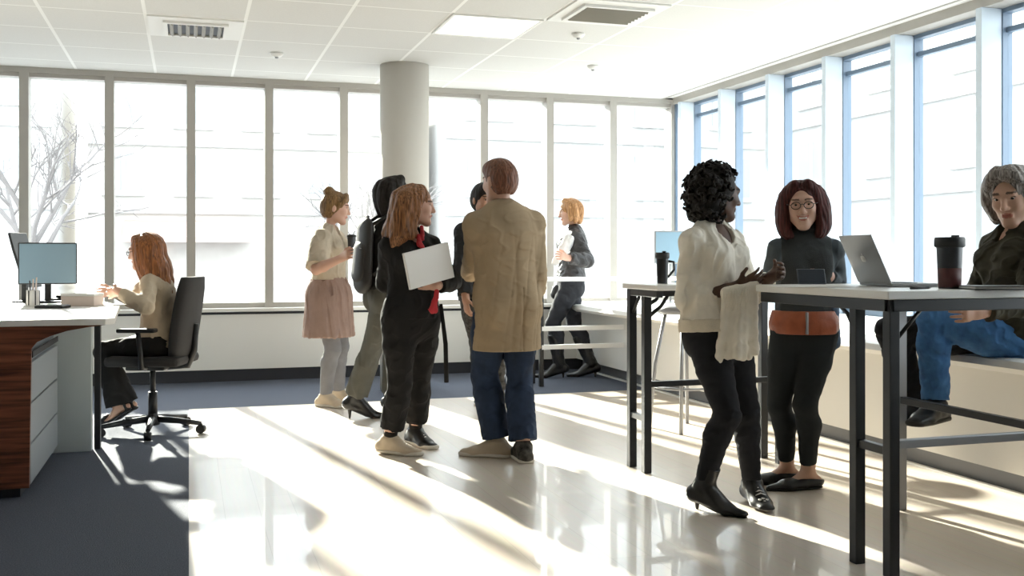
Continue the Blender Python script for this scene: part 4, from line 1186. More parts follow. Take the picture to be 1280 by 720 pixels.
# cream cardigan over the forearm, with its fringe
ct = lerp(A.el['L'], A.wr['L'], .35)
dd = 4.715
P1, P2 = W(908, 366, dd), W(943, 358, dd + .02)
sh_ = []
for k_ in range(7):
    u = k_ / 6
    a = lerp(P1, P2, u); bpt = W(lerp(898, 944, u), lerp(452, 440, u) - 4 * math.sin(u * 6), dd + .02 * math.sin(u * 9))
    sh_ += [Prim(a, bpt, (.017, .020), (.020, .014 + .006 * (k_ % 2)), RT, .012)]
A.cloth('draped_cardigan', sh_ + [Prim(P1, P2, .026, .024, None, .02)], cream, h=.0045, lam=.06, amp=.003, squash=(1.2, 1.2, .35), seed=9, label='cream cardigan draped over the forearm')
fr = MB()
for k_ in range(12):
    x0 = 905 + k_ * 2.7; p = W(x0, 360 + (k_ % 3), dd - .035); fr.tube([p - A.base, W(x0 - 1 - 2 * math.sin(k_), 373, dd - .042) - A.base, W(x0 - 3 + 3 * math.sin(k_ * 2), 386 + 3 * math.cos(k_ * 3), dd - .04) - A.base], [.0035, .003, .002], 6)
fr.build('fringe', cream, A.root)

# ---------- woman in grey jumper facing the lens
d = 5.26; Hh = 1.555; li = .01
B = Person('person with reddish hair in a dark grey jumper and rust belt bag, smiling', Hh, at(995, 0, d + .03),
           at(1005, .530 * Hh + li, d + .02), at(1007, .832 * Hh + li, d), at(1003, .936 * Hh + li - .005, d - .03), 190, 196, pitch=6, roll=-3, skinkey='light', voxel=.0042, build=.95, hs=1.06)
B.foot('R', 984, 604, 262, heel=.012); B.foot('L', 1010, 611, 258, heel=.012)
B.arm('L', (1048, 360), (1036, 345), 1, -1, hand=(1018, 339), thumb=UPV, curl=.5)
B.arm('R', (961, 356), (977, 341), 1, -1, hand=(993, 333), thumb=UPV - .4 * RT, curl=1.1)
B.body(mouth_open=.0075, smile=.012); B.eyes()
grey1 = cloth_mat('charcoal_knit', (.040, .044, .046), bump=.5, bscale=260); grey2 = cloth_mat('slate_sleeve', (.070, .085, .098)); legg = cloth_mat('black_leggings', (.016, .019, .021))
B.cloth('jumper', B.torso(.012) + sum((B.armp(q, .010, .97, 1.0) for q in 'RL'), []), grey2, lam=.08, amp=.003, seed=12, clips=[(B.P - B.U * .01, -B.U)])
B.cloth('knitted_vest', B.torso(.021), grey1, lam=.1, amp=.002, seed=13, clips=[(B.P + B.U * .02, -B.U), (B.sh['R'] - B.R * .012, B.R), (B.sh['L'] + B.R * .012, -B.R)])
B.cloth('roll_neck', [Prim(B.N - B.U * .012, B.N + B.U * .052, (.068, .066), (.055, .058), B.R, .01, clip=[(B.N + B.U * .055 + B.F * .0, unit(B.U - B.F * .25))])], grey1, amp=.003, lam=.035, squash=(.2, .2, 1))
B.cloth('leggings', B.torso(.009, top=False) + sum((B.legp(q, .006, .93) for q in 'RL'), []), legg, lam=.08, amp=.0015, clips=[(B.P + B.U * .10, B.U)], seed=14)
rust = mat('rust_leather', (.33, .085, .035), .45, bump=.15, bscale=120, vary=.15, vscale=20)
bz0, bz1 = Zp(417, d), Zp(388, d)
bag = [p.grow(.0) for p in B.torso(.026)]
o = B.cloth('belt_bag', bag, rust, amp=.001, lam=.06, clips=[(V3(0, 0, bz1), UPV), (V3(0, 0, bz0), -UPV), (B.P - B.F * .02, -B.F)], label='rust brown leather belt bag')
q = MB(); c = B.P + B.F * (.070 * Hh * .98 + .028) - B.base; q.box((c[0] - .006, c[1] - .008, bz0 + .004), (c[0] + .006, c[1] + .006, bz1 - .004), .002); q.build('zip_placket', M['silver'], o)
den = cloth_mat('blue_denim_shirt', (.085, .13, .20))
B.cloth('shirt_tail', [Prim(at(1036, Zp(385, d), d + .02), at(1041, Zp(428, d), d + .03), (.045, .06), (.038, .05), RT, .02), Prim(at(1041, Zp(380, d), d - .02), at(1040, Zp(418, d), d - .02), (.026, .04), (.03, .035), RT, .02)], den, lam=.05, amp=.004, squash=(1, 1, .3), seed=15, label='blue denim shirt tail showing at the hip')
for q in 'RL': B.shoe(q, bl, 'flat', dsol, 'black pointed flat shoe')
hm = hairmat('dark_brown_red_hair', (.034, .015, .013), tip=(.075, .020, .018))
pr = B.cap(.004)
for sg in (-1, 1):
    for (x, y, w_, e) in ((.070, .030, .020, -.155), (.084, .008, .026, -.165), (.088, -.03, .030, -.165), (.060, -.068, .036, -.17)):
        pr += locks(0, [[(B.h(sg * .030, .03 + y * .5, .106), .022 * B.hk), (B.h(sg * x, y, .045), w_ * B.hk), (B.h(sg * (x + .018), y - .002, -.05), w_ * B.hk * 1.05), (B.h(sg * (x + .012), y + .008, -.12), w_ * B.hk), (B.h(sg * x * .92, y + .016, e), w_ * .55 * B.hk)]], .014)
B.hair(pr, hm, groove=.0022, n=34, label='dark hair to the shoulders with reddish ends', minus=[Ell(B.h(.006, .102, -.010), (.060 * B.hk, .066 * B.hk, .106 * B.hk), (B.Rh, B.Fh, B.Uh), 0)], face=False)
# glasses
q = MB()
for sg in (-1, 1):
    q.tube([B.h(sg * .031 + .023 * math.cos(a), .106, .004 + .018 * math.sin(a)) - B.base for a in [k_ * math.pi / 10 for k_ in range(21)]], .0021, 6)
    q.tube([B.h(sg * .054, .105, .008) - B.base, B.h(sg * .074, .06, .010) - B.base, B.h(sg * .080, -.005, .010) - B.base], .0018, 6)
q.tube([B.h(-.009, .108, .008) - B.base, B.h(0, .111, .011) - B.base, B.h(.009, .108, .008) - B.base], .002, 6)
q.build('glasses', M['plastic'], B.root)
q = MB()
for k_ in range(6):
    a = -.016 + k_ * .0064
    q.box((a - .0029, -.002, -.0045), (a + .0029, .002, .0045), .001)
mx = Matrix((( *B.Rh, ), (*B.Fh, ), (*B.Uh, ))).transposed().to_4x4(); mx.translation = Vector(B.h(0, .0885, -.0605) - B.base)
q.build('teeth', M['eyewhite'], B.root, xf=mx)
# tablet propped in her hands
c = W(1014, 342, 4.66); c[2] = TZ + .0365
t = thing('tablet', 'dark tablet propped upright on the table before the grey jumper', 'tablet', c)
Rt = Matrix.Rotation(-YAW + .05, 4, 'Z') @ Matrix.Rotation(math.radians(-20), 4, 'X')
MB().box((-.066, -.004, -.037), (.066, .004, .037), .004).build('body', mat('slate_tablet', (.06, .07, .085), .4), t, xf=Rt)
MB().box((-.06, -.0055, -.032), (.06, -.0042, .032)).build('screen', mat('dark_screen', (.03, .036, .045), .25), t, xf=Rt)

# ---------- woman sitting on the window bench
d = 4.93; Hh = 1.70
C = Person('person in an olive shirt and jeans sitting on the window bench', Hh, at(1265, LEDGE + .02, d),
           at(1264, LEDGE + .12, d + .03), at(1272, LEDGE + .12 + .300 * Hh, d + .02), at(1265, LEDGE + .12 + .393 * Hh, d - .01), 258, 226, pitch=16, roll=-4, skinkey='warm', voxel=.0042, build=1.0, hs=1.10)
C.kn['L'] = reach(1166, 402, C.hip['L'], .245 * Hh, -1); C.kn['R'] = reach(1104, 412, C.hip['R'], .295 * Hh, -1)
for sd_, (px_, py_), ph in (('L', (1170, 516), 228), ('R', (1152, 512), 236)):
    an = reach(px_, py_, C.kn[sd_], .235 * Hh, 1); C.place_foot(sd_, an - UPV * .047 * Hh, ph)
C.arm('L', (1283, 378), (1226, 390), -1, -1, hand=(1190, 394), thumb=UPV, curl=.55)
C.arm('R', (1222, 368), (1200, 386), 1, -1, hand=(1180, 396), thumb=UPV, curl=.5)
C.body(mouth_open=.006); C.eyes()
olive = cloth_mat('dark_olive_cotton', (.040, .036, .024), vary=.35, vscale=14); jean = cloth_mat('blue_denim', (.055, .15, .33), vary=.25, vscale=16); drk = cloth_mat('black_trouser', (.014, .014, .017))
C.cloth('shirt', C.torso(.024) + sum((C.armp(q, .018, .93, 1.05) for q in 'RL'), []), olive, lam=.075, amp=.006, seed=21, minus=neck_v(C, .035, .06, .01), clips=[(C.P - UPV * .055, -UPV)])
C.cloth('collar', [Prim(C.N - C.U * .015, C.N + C.U * .03, (.068, .064), (.060, .056), C.R, .01, clip=[(C.N + C.U * .03, C.U)])], olive, amp=.002, minus=neck_v(C, .028, .10, .0) + [Prim(C.N - C.U * .03, C.N + C.U * .06, .048, .046)])
lowt = [p for p in C.torso(.012, top=False)]
C.cloth('trouser_seat', lowt + C.legp('R', .012, .5)[:1], jean, amp=.002, lam=.07, clips=[(C.P + C.U * .06, C.U), (V3(0, 0, LEDGE + .0215), -UPV), (C.P + C.F * .12, C.F)])
C.cloth('trouser_leg', C.legp('L', .014, .97, .010), jean, lam=.07, amp=.004, seed=22, squash=(1, 1, 1), label='blue denim trouser leg')
C.cloth('trouser_leg', C.legp('R', .014, .97, .010), drk, lam=.07, amp=.004, seed=23, label='black trouser leg')
for q in 'RL': C.shoe(q, bl, 'sneaker', dsol, 'black shoe')
hm = hairmat('grey_brown_hair', (.085, .064, .052), tip=(.24, .21, .19))
pr = C.cap(.008)
for sg in (-1, 1):
    for (x, y, w_, e) in ((.076, .020, .026, -.085), (.086, -.02, .032, -.105), (.078, -.06, .036, -.115), (.035, -.095, .04, -.12)):
        pr += locks(0, [[(C.h(sg * .022, .05, .112), .026 * C.hk), (C.h(sg * x, y, .055), w_ * C.hk), (C.h(sg * (x + .014), y - .004, -.02), w_ * C.hk * 1.05), (C.h(sg * (x + .002), y + .002, e), w_ * .55 * C.hk)]], .016)
pr += locks(0, [[(C.h(.01, .05, .112), .024 * C.hk), (C.h(-.035, .070, .104), .022 * C.hk), (C.h(-.074, .045, .075), .018 * C.hk)], [(C.h(.01, .05, .112), .020 * C.hk), (C.h(.05, .060, .088), .016 * C.hk), (C.h(.078, .04, .05), .014 * C.hk)]], .016)
C.hair(pr, hm, groove=.0024, n=30, label='grey brown bobbed hair', minus=[Ell(C.h(0, .104, -.012), (.064 * C.hk, .068 * C.hk, .106 * C.hk), (C.Rh, C.Fh, C.Uh), 0)], face=False)

# ---------- red-haired woman at the desk
d = 6.93; Hh = 1.56; sz = .548
Dp = Person('person with long red hair in a beige top, seated at the desk', Hh, at(190, 0, d),
            at(200, sz + .088, d), at(194, sz + .085 + .292 * Hh, d), at(180, sz + .078 + .388 * Hh, d), 270, 268, pitch=10, skinkey='pink', voxel=.0048)
Dp.kn['L'] = reach(130, 441, Dp.hip['L'], .245 * Hh, 1); Dp.kn['R'] = reach(126, 440, Dp.hip['R'], .245 * Hh, 1)
for sd_, (px_, py_) in (('L', (158, 505)), ('R', (150, 512))):
    an = reach(px_, py_, Dp.kn[sd_], .235 * Hh, -1); Dp.an[sd_] = an
    f_ = unit(hd(270) * .86 - UPV * .50); Dp.toe[sd_] = (an - UPV * .047 * Hh, hd(270), 0.0, .148 * Hh)
def tilted_foot(s, sd, ang):
    """foot resting on its ball, heel raised"""
    an = s.an[sd]; f = hd(270); k = s.k; sdv = np.cross(f, UPV); dr = unit(f * math.cos(ang) - UPV * math.sin(ang)); up = unit(UPV * math.cos(ang) + f * math.sin(ang))
    hl = an - dr * .035 * k - up * .045 * k; ball = an + dr * .105 * k - up * .050 * k; tip = ball + unit(dr + f * .8) * .055 * k
    return hl, ball, tip, sdv, up, dr
def dfoot(sd, g=0.0):
    hl, ball, tip, sdv, up, dr = tilted_foot(Dp, sd, .62); k = Dp.k; an = Dp.an[sd]
    return [Prim(an, hl, .036 * k + g, .030 * k + g, None, .02), Prim(an, ball, (.036 * k + g, .032 * k + g), (.042 * k + g, .02 * k + g), sdv, .02), Prim(ball, tip, (.042 * k + g, .02 * k + g), (.03 * k + g, .014 * k + g), sdv, .015), Prim(hl, ball, (.03 * k + g, .024 * k + g), (.04 * k + g, .02 * k + g), sdv, .02)]
Dp.footp = lambda sd, g=0.0: dfoot(sd, g)
Dp.arm('L', (183, 384), (149, 365), -1, 1, hand=(128, 368, 1), thumb=UPV, curl=.3)
Dp.arm('R', (174, 380), (141, 364), 1, 1, hand=(120, 367, 1), thumb=UPV, curl=.3)
Dp.body(); Dp.eyes()
bge = cloth_mat('beige_jersey', (.50, .42, .32)); blk = cloth_mat('black_cloth', (.013, .0125, .013))
Dp.cloth('top', Dp.torso(.016) + sum((Dp.armp(q, .012, .95, 1.0) for q in 'RL'), []), bge, lam=.08, amp=.0035, seed=31, clips=[(Dp.P - UPV * .05, -UPV)], minus=neck_v(Dp, .06, .045, -.01))
lp = []
for q in 'RL':
    lp += Dp.legp(q, .016, .5)[:1]; a, e, w_ = Dp.hip[q], Dp.kn[q], Dp.an[q]; u_ = unit(w_ - e)
    lp += [Prim(a, e, .085, .064, None, .03), Prim(e, w_ + u_ * .03, .066, .085, None, .02, clip=[(w_ + u_ * .005, u_)])]
Dp.cloth('trousers', Dp.torso(.012, top=False) + lp, blk, lam=.08, amp=.003, seed=32, clips=[(Dp.P + Dp.U * .03, Dp.U)])
for q in 'RL':
    hl, ball, tip, sdv, up, dr = tilted_foot(Dp, q, .62)
    o = Dp.cloth('shoe', [Prim(hl - up * .026, ball - up * .012, (.034, .008), (.044, .008), sdv, .01), Prim(ball - up * .012, tip + dr * .01 - up * .008, (.044, .008), (.03, .008), sdv, .01), Prim(hl - up * .01, hl + up * .05 - dr * .008, (.038, .012), (.036, .010), sdv, .01), Prim(tip - dr * .03 + up * .012, tip + up * .006, (.044, .016), (.034, .014), sdv, .01)],
                 bl, h=.0045, amp=0, label='black open sandal')
hm = hairmat('copper_hair', (.15, .050, .014), tip=(.25, .09, .026))
pr = Dp.cap(.004); k = Dp.hk
for sg in (-1, 1):
    for (x, y, w_, e, ye) in ((.060, .035, .020, -.235, .055), (.076, .005, .028, -.27, .02), (.082, -.035, .034, -.29, -.03), (.062, -.075, .040, -.36, -.075), (.03, -.10, .04, -.38, -.10)):
        pr += locks(0, [[(Dp.h(sg * .012, .02 + y * .6, .108), .022 * k), (Dp.h(sg * x, y, .05), w_ * k), (Dp.h(sg * (x + .014), y, -.06), w_ * 1.08 * k), (Dp.h(sg * (x + .012), (y + ye) / 2 - .02, -.16), w_ * k * 1.05), (Dp.h(sg * (x - .006), ye - .03, e), w_ * .45 * k)]], .016)
Dp.hair(pr, hm, groove=.0024, n=34, label='long straight copper red hair', minus=[Ell(Dp.h(0, .098, -.035), (.06 * k, .06 * k, .098 * k), (Dp.Rh, Dp.Fh, Dp.Uh), 0)], face=False)
q = MB()
for sg in (-1, 1):
    q.tube([Dp.h(sg * .031 + .022 * math.cos(a), .106, .004 + .018 * math.sin(a)) - Dp.base for a in [k_ * math.pi / 8 for k_ in range(17)]], .002, 6)
    q.tube([Dp.h(sg * .053, .105, .008) - Dp.base, Dp.h(sg * .08, -.005, .01) - Dp.base], .0018, 6)
q.build('glasses', M['plastic'], Dp.root)

# ---------- woman with a bun and a mauve skirt
d = 8.15; Hh = 1.69
E = Person('person with a hair bun in a beige shirt and mauve skirt, holding a tumbler', Hh, at(415, 0, d),
           at(411, .535 * Hh, d), at(411, .833 * Hh, d), at(420, .937 * Hh, d - .01), 102, 84, pitch=10, skinkey='pink', voxel=.0052)
E.foot('R', 407, 508, 118); E.foot('L', 424, 503, 112)
E.arm('R', (395, 337), (428, 322), -1, -1, hand=(440, 314), thumb=UPV, curl=.8)
E.arm('L', (412, 336), (436, 318), 1, 1, hand=(442, 310), thumb=UPV, curl=.8)
E.body(); E.eyes()
tee = cloth_mat('beige_linen', (.52, .44, .34)); mauve = cloth_mat('mauve_cloth', (.34, .235, .20), vary=.1); gl = cloth_mat('grey_tights', (.20, .20, .215))
E.cloth('shirt', E.torso(.024) + sum((E.armp(q, .030, .46, 1.1, .012) for q in 'RL'), []), tee, lam=.10, amp=.006, squash=(1, 1, .5), seed=41, clips=[(E.P + E.U * .11, -E.U)], minus=neck_v(E, .05, .05, .0))
wz = E.P + E.U * .13; hz = at(411, Zp(420, d), d)
E.cloth('skirt', [Prim(wz, E.P - UPV * .02, (.155, .125), (.195, .175), E.R, .03), Prim(E.P - UPV * .02, hz - UPV * .02, (.195, .175), (.235, .205), E.R, .03, clip=[(hz, -UPV)])], mauve, lam=.06, amp=.008, squash=(1, 1, .12), seed=42, clips=[(wz, E.U)])
E.cloth('waist_tie', [Prim(wz - E.U * .01, wz + E.U * .02, (.150, .122), (.148, .120), E.R, .01, clip=[(wz + E.U * .018, E.U), (wz - E.U * .012, -E.U)])], mauve, amp=.001)
E.cloth('tights', sum((E.legp(q, .006, 1.0) for q in 'RL'), []), gl, lam=.05, amp=.0015, squash=(.3, .3, 1))
for q in 'RL': E.shoe(q, beige, 'sneaker', sol, 'beige slip-on shoe')
hm = hairmat('golden_brown_hair', (.14, .072, .027), tip=(.20, .11, .04)); k = E.hk
pr = E.cap(.006) + [Ell(E.h(0, -.075, .115), (.045 * k, .045 * k, .038 * k), (E.Rh, E.Fh, E.Uh), .015)]
pr += locks(0, [[(E.h(sg * .03, .06, .10), .024 * k), (E.h(sg * .066, .058, .065), .018 * k), (E.h(sg * .080, .02, .02), .014 * k)] for sg in (-1, 1)], .014)
E.hair(pr, hm, groove=.0022, n=30, label='golden brown hair pinned up in a bun', minus=[Ell(E.h(0, .10, -.035), (.062 * k, .065 * k, .092 * k), (E.Rh, E.Fh, E.Uh), 0), Ell(E.h(0, -.02, -.135), (.09 * k, .09 * k, .05 * k), (E.Rh, E.Fh, E.Uh), 0)], face=False)
c = lerp(E.wr['R'] + E.hand['R'][0] * .09 * E.k, E.wr['L'] + E.hand['L'][0] * .09 * E.k, .5)
cp = at(439.5, Zp(317, d), dep(c) - .03)
t = thing('tumbler', 'dark grey tumbler with a straw held by the woman with the bun', 'tumbler', cp)
MB().lathe([(.024, 0), (.026, .004), (.034, .125), (.034, .13)], n=24).build('body', M['steelcup'], t)
lo = MB().lathe([(.037, .13), (.037, .142), (.030, .15), (.008, .152)], n=24).build('lid', M['plastic'], t)
MB().tube([(.012, 0, .150), (.03, .0, .185)], .004, 8).build('straw', M['plastic'], lo)

# ---------- woman with the backpack
d = 7.36; Hh = 1.69; li = .06
F_ = Person('person with a black bob and heeled boots, wearing the backpack', Hh, at(470, 0, d),
            at(482, .525 * Hh + li, d), at(487, .83 * Hh + li, d), at(494, .935 * Hh + li, d - .01), 62, 84, pitch=4, skinkey='light', voxel=.005)
F_.foot('R', 444, 523, 84, heel=.08, knee=(463, 445), sk=-1)
F_.foot('L', 492, 520, 88, heel=.07, knee=(492, 448), sk=-1)
F_.bend('R'); F_.bend('L')
F_.arm('R', (506, 336), (516, 372), -1, -1, thumb=F_.F, curl=.5); F_.arm('L', (478, 330), (500, 345), 1, 1, thumb=UPV, curl=.5)
F_.body(); F_.eyes()
drk2 = cloth_mat('black_wool', (.016, .0155, .015)); otr = cloth_mat('grey_olive_trouser', (.10, .098, .085))
F_.cloth('jumper', F_.torso(.022) + sum((F_.armp(q, .018, .95, 1.0) for q in 'RL'), []), drk2, lam=.09, amp=.004, seed=51, clips=[(F_.P + F_.U * .01, -F_.U)])
F_.cloth('trousers', F_.torso(.012, top=False) + sum((F_.legp(q, .016, .96, .035) for q in 'RL'), []), otr, lam=.08, amp=.004, squash=(1, 1, .3), seed=52, clips=[(F_.P + F_.U * .05, F_.U)])
for q in 'RL': F_.shoe(q, bl, 'boot', dsol, 'black stiletto ankle boot')
hm = hairmat('black_bob_hair', (.014, .011, .010)); k = F_.hk
pr = F_.cap(.006)
for sg in (-1, 1):
    for (x, y, w_, e) in ((.078, .012, .024, -.10), (.086, -.03, .032, -.14), (.066, -.075, .04, -.15), (.03, -.10, .042, -.15)):
        pr += locks(0, [[(F_.h(sg * .015, .03, .11), .024 * k), (F_.h(sg * x, y, .05), w_ * k), (F_.h(sg * (x + .012), y, -.05), w_ * 1.08 * k), (F_.h(sg * x * .95, y + .012, e), w_ * .5 * k)]], .016)
F_.hair(pr, hm, groove=.002, n=30, label='black chin-length bob', minus=[Ell(F_.h(0, .098, -.035), (.06 * k, .06 * k, .094 * k), (F_.Rh, F_.Fh, F_.Uh), 0)], face=False)
# backpack: lies against her back
bk = unit(-F_.F + 0 * UPV); bc = lerp(F_.P, F_.N, .62) + bk * (.182) ; bc[2] = Zp(316, d)
t = thing('backpack', 'slim black backpack on the back of the woman with the black bob', 'backpack', bc)
side = np.cross(bk, F_.U)
def bp(name, prims, m, parent, **kw):
    o = to_object(name, surface(prims, .005, None, 0, kw.get('clips', ()), 0, 2), m, parent, bc); return o
bpm = mat('black_nylon', (.018, .016, .015), .6, bump=.2, bscale=300)
bm_ = bp('bag_body', [Prim(bc - F_.U * .20, bc + F_.U * .17, (.135, .052), (.120, .046), side, .03)], bpm, t)
bp('front_pocket', [Prim(bc + bk * .036 - F_.U * .15, bc + bk * .034 + F_.U * .02, (.105, .035), (.10, .030), side, .02)], bpm, t)
q = MB(); q.tube([bc + bk * .054 + side * (-.08 + .02 * k_) * 1.0 + F_.U * .03 - bc for k_ in range(9)], .0035, 6); q.build('zip', M['silver'], t)
q = MB(); q.tube([bc + F_.U * .215 + side * .03 - bc, bc + F_.U * .26 + side * .02 - bk * .01 - bc, bc + F_.U * .26 - side * .02 - bk * .01 - bc, bc + F_.U * .215 - side * .03 - bc], .008, 8); q.build('grab_handle', bpm, t)
for sg, sd_ in ((1, 'a'), (-1, 'b')):
    shp = F_.N - F_.U * .02 + side * sg * .085 * 1.0
    q = MB(); pts = [bc + F_.U * .20 + side * sg * .075 - bk * .02, shp + F_.U * .045 + bk * .05, shp + F_.U * .048 - bk * .03, shp - F_.U * .06 - bk * .135, shp - F_.U * .20 - bk * .155 + side * sg * .03, bc - F_.U * .15 + side * sg * .155 - bk * .02]
    q.tube([p - bc for p in pts], .012, 8); q.build('shoulder_strap', bpm, t)

# ---------- woman with the white folder
d = 6.12; Hh = 1.585; li = .015
Gp = Person('person with long wavy auburn hair in black clothes, hugging a white folder', Hh, at(505, 0, d),
            at(514, .532 * Hh + li, d), at(513, .832 * Hh + li, d), at(521, .937 * Hh + li, d - .01), 148, 88, pitch=4, skinkey='pink', voxel=.0045, build=1.0)
Gp.foot('R', 487, 567, 108, heel=.015); Gp.foot('L', 519, 556, 140, heel=.015)
Gp.arm('L', (566, 352), (546, 357), 1, -1, hand=(518, 353), thumb=UPV, curl=.35)
Gp.arm('R', (481, 354), (500, 352), 1, 1, hand=(520, 345, 1), thumb=UPV, curl=.3)
Gp.body(); Gp.eyes()
Gp.cloth('jumper', Gp.torso(.020) + sum((Gp.armp(q, .017, .94, 1.0, .004) for q in 'RL'), []), blk, lam=.085, amp=.004, seed=61, clips=[(Gp.P - Gp.U * .03, -Gp.U)], minus=neck_v(Gp, .05, .06, .0))
Gp.cloth('trousers', Gp.torso(.014, top=False) + sum((Gp.legp(q, .017, .89, .022) for q in 'RL'), []), blk, lam=.08, amp=.004, squash=(1, 1, .4), seed=62, clips=[(Gp.P + Gp.U * .05, Gp.U)])
sock = cloth_mat('black_sock', (.02, .018, .017))
for q in 'RL':
    a = Gp.an[q]; u_ = unit(Gp.kn[q] - a)
    Gp.cloth('sock', [Prim(a - u_ * .035, a + u_ * .075, .043, .042, None, .01, clip=[(a + u_ * .062, u_)])], sock, h=.0045, amp=.001, lam=.04)
Gp.shoe('R', beige, 'sneaker', sol, 'beige slip-on shoe'); Gp.shoe('L', bl, 'sneaker', sol, 'black patterned shoe')
redm = M['red']
Gp.cloth('neck_scarf', [Prim(W(519, 291, d - .08), W(525, 305, d - .115), .013, .016, None, .02), Prim(W(525, 305, d - .115), W(531, 311, d - .12), .014, .009, None, .02), Prim(W(527, 284, d - .06), W(529, 299, d - .10), .012, .011, None, .02)], redm, h=.0045, amp=.004, lam=.04, label='red scarf at the neck')
Gp.cloth('scarf_end', [Prim(W(546, 363, d - .16), W(541, 388, d - .165), (.014, .010), (.030, .012), RT, .01)], redm, h=.0045, amp=.004, lam=.04, label='red scarf end hanging below the folder')
q = MB(); q.tube([W(551, 380, d - .03) - Gp.base, W(557, 430, d - .02) - Gp.base, W(558, 478, d - .01) - Gp.base], [.011, .014, .014], 8); q.build('coat_belt', blk, Gp.root)
hm = hairmat('auburn_wavy_hair', (.085, .032, .014), tip=(.26, .11, .04)); k = Gp.hk
pr = Gp.cap(.005); wv = random.Random(4)
for sg in (-1, 1):
    for (x, y, w_, e) in ((.072, .015, .022, -.19), (.082, -.015, .028, -.25), (.088, -.05, .034, -.27), (.078, -.085, .036, -.28), (.045, -.105, .04, -.28), (.01, -.115, .04, -.27)):
        jx = [wv.uniform(-.014, .014) for _ in range(4)]
        pr += locks(0, [[(Gp.h(sg * .012, .02 + y * .5, .108), .022 * k), (Gp.h(sg * x, y, .05), w_ * k), (Gp.h(sg * (x + .012) + jx[0], y - .008, -.03), w_ * 1.08 * k), (Gp.h(sg * (x + .020) + jx[1], y - .02, -.11), w_ * 1.1 * k), (Gp.h(sg * (x + .024) + jx[2], y - .035 + jx[0], -.19), w_ * k), (Gp.h(sg * (x + .018) + jx[3], y - .045 + jx[1], e), w_ * .4 * k)]], .014)
Gp.hair(pr, hm, groove=.003, n=26, label='long wavy auburn hair with lighter ends', vert=1.4, minus=[Ell(Gp.h(0, .10, -.035), (.06 * k, .062 * k, .094 * k), (Gp.Rh, Gp.Fh, Gp.Uh), 0)], face=False)
# the folder: a flat white case against her chest
ff = unit(Gp.F * 1.0 + RT * .15); c0 = W(536, 332, d - .235)
t = thing('document_folder', 'white document folder held against the chest of the woman with auburn hair', 'folder', c0)
sxv = unit(np.cross(UPV, ff)); up_ = unit(np.cross(ff, sxv)); ca, sa = math.cos(.22), math.sin(.22)
s2, u2 = sxv * ca + up_ * sa, up_ * ca - sxv * sa
Mx = Matrix(((s2[0], ff[0], u2[0], 0), (s2[1], ff[1], u2[1], 0), (s2[2], ff[2], u2[2], 0), (0, 0, 0, 1)))
fw_ = mat('folder_white', (.72, .71, .70), .5)
MB().box((-.155, .0075, -.105), (.155, .0105, .105), .001).build('cover', fw_, t, xf=Mx)
MB().box((-.155, -.0105, -.105), (.155, -.0075, .105), .001).build('cover', fw_, t, xf=Mx)
MB().box((-.150, -.0072, -.10), (.148, .0072, .10)).build('paper_block', M['paper'], t, xf=Mx)
MB().box((-.1555, -.0105, -.105), (-.151, .0105, .105), .001).build('spine', fw_, t, xf=Mx)

# ---------- man in the tan coat, seen from behind
d = 6.06; Hh = 1.755
Hm = Person('person with short auburn hair in a long tan coat and blue jeans', Hh, at(637, 0, d),
            at(634, .535 * Hh, d), at(630, .835 * Hh, d), at(624, .936 * Hh, d + .02), 338, 318, pitch=6, male=True, skinkey='pink', voxel=.0046, build=1.02)
Hm.foot('L', 622, 571, 285); Hm.foot('R', 654, 576, 345)
Hm.arm('L', (594, 322), (588, 343), 1, 1, hand=(592, 334, 1), thumb=UPV, curl=1.0)
Hm.arm('R', (669, 345), (662, 392), 1, 1, thumb=Hm.F, curl=.6)
Hm.body(); Hm.eyes()
tan = cloth_mat('tan_coat_cotton', (.34, .255, .165), vary=.10, vscale=6); dj = cloth_mat('dark_blue_denim', (.018, .032, .066), vary=.2, vscale=14)
hz = at(634, Zp(437, d), d)
sk = [Prim(lerp(Hm.P, Hm.N, .75), Hm.P + Hm.U * .02, (.168, .130), (.196, .160), Hm.R, .03), Prim(Hm.P + Hm.U * .02, hz - UPV * .03, (.196, .160), (.216, .172), Hm.R, .03)]
def cfold(X, Y, Z):
    x = X * Hm.R[0] + Y * Hm.R[1]
    x = x - float(Hm.P @ Hm.R)
    f = np.clip((1.50 - Z) / .5, 0.15, 1)
    cr = (1 - np.abs(np.sin(x * 21 + .8 * np.sin(Z * 4 + x * 3) + Z * 1.3))) ** 3 + .7 * (1 - np.abs(np.sin(x * 34 + 1.1 * np.sin(Z * 3.1) - Z * 2 + 1))) ** 4
    vent_ = np.exp(-((x - .004) / .006) ** 2) * (Z < 1.02)
    return (np.sin(x * 30 + 2 + Z * 2.2) * .4 + cr * .9) * f + .9 * vent_ + .6 * waves(71, .11, 5, (1, 1, .6))(X, Y, Z)
vq = surface([p.grow(.034) for p in Hm.torso(0)] + sum((Hm.armp(q, .026, .97, 1.06, .006) for q in 'RL'), []) + sk, .005, cfold, .0085, [(hz, -UPV)], 0, 1, neck_v(Hm, .05, .10, .0))
to_object('coat', vq, tan, Hm.root, Hm.base)
Hm.cloth('coat_collar', [Prim(Hm.N - Hm.U * .040, Hm.N + Hm.U * .010, (.112, .090), (.076, .070), Hm.R, .01, clip=[(Hm.N + Hm.U * .012, Hm.U)])], tan, h=.005, amp=.002, minus=neck_v(Hm, .035, .12, .0) + [Prim(Hm.N - Hm.U * .05, Hm.N + Hm.U * .08, .057, .055)])
Hm.cloth('jeans', Hm.torso(.006, top=False) + sum((Hm.legp(q, .020, .955, .026) for q in 'RL'), []), dj, lam=.09, amp=.004, squash=(1, 1, .5), seed=73, clips=[(Hm.P - Hm.U * .06, Hm.U)])
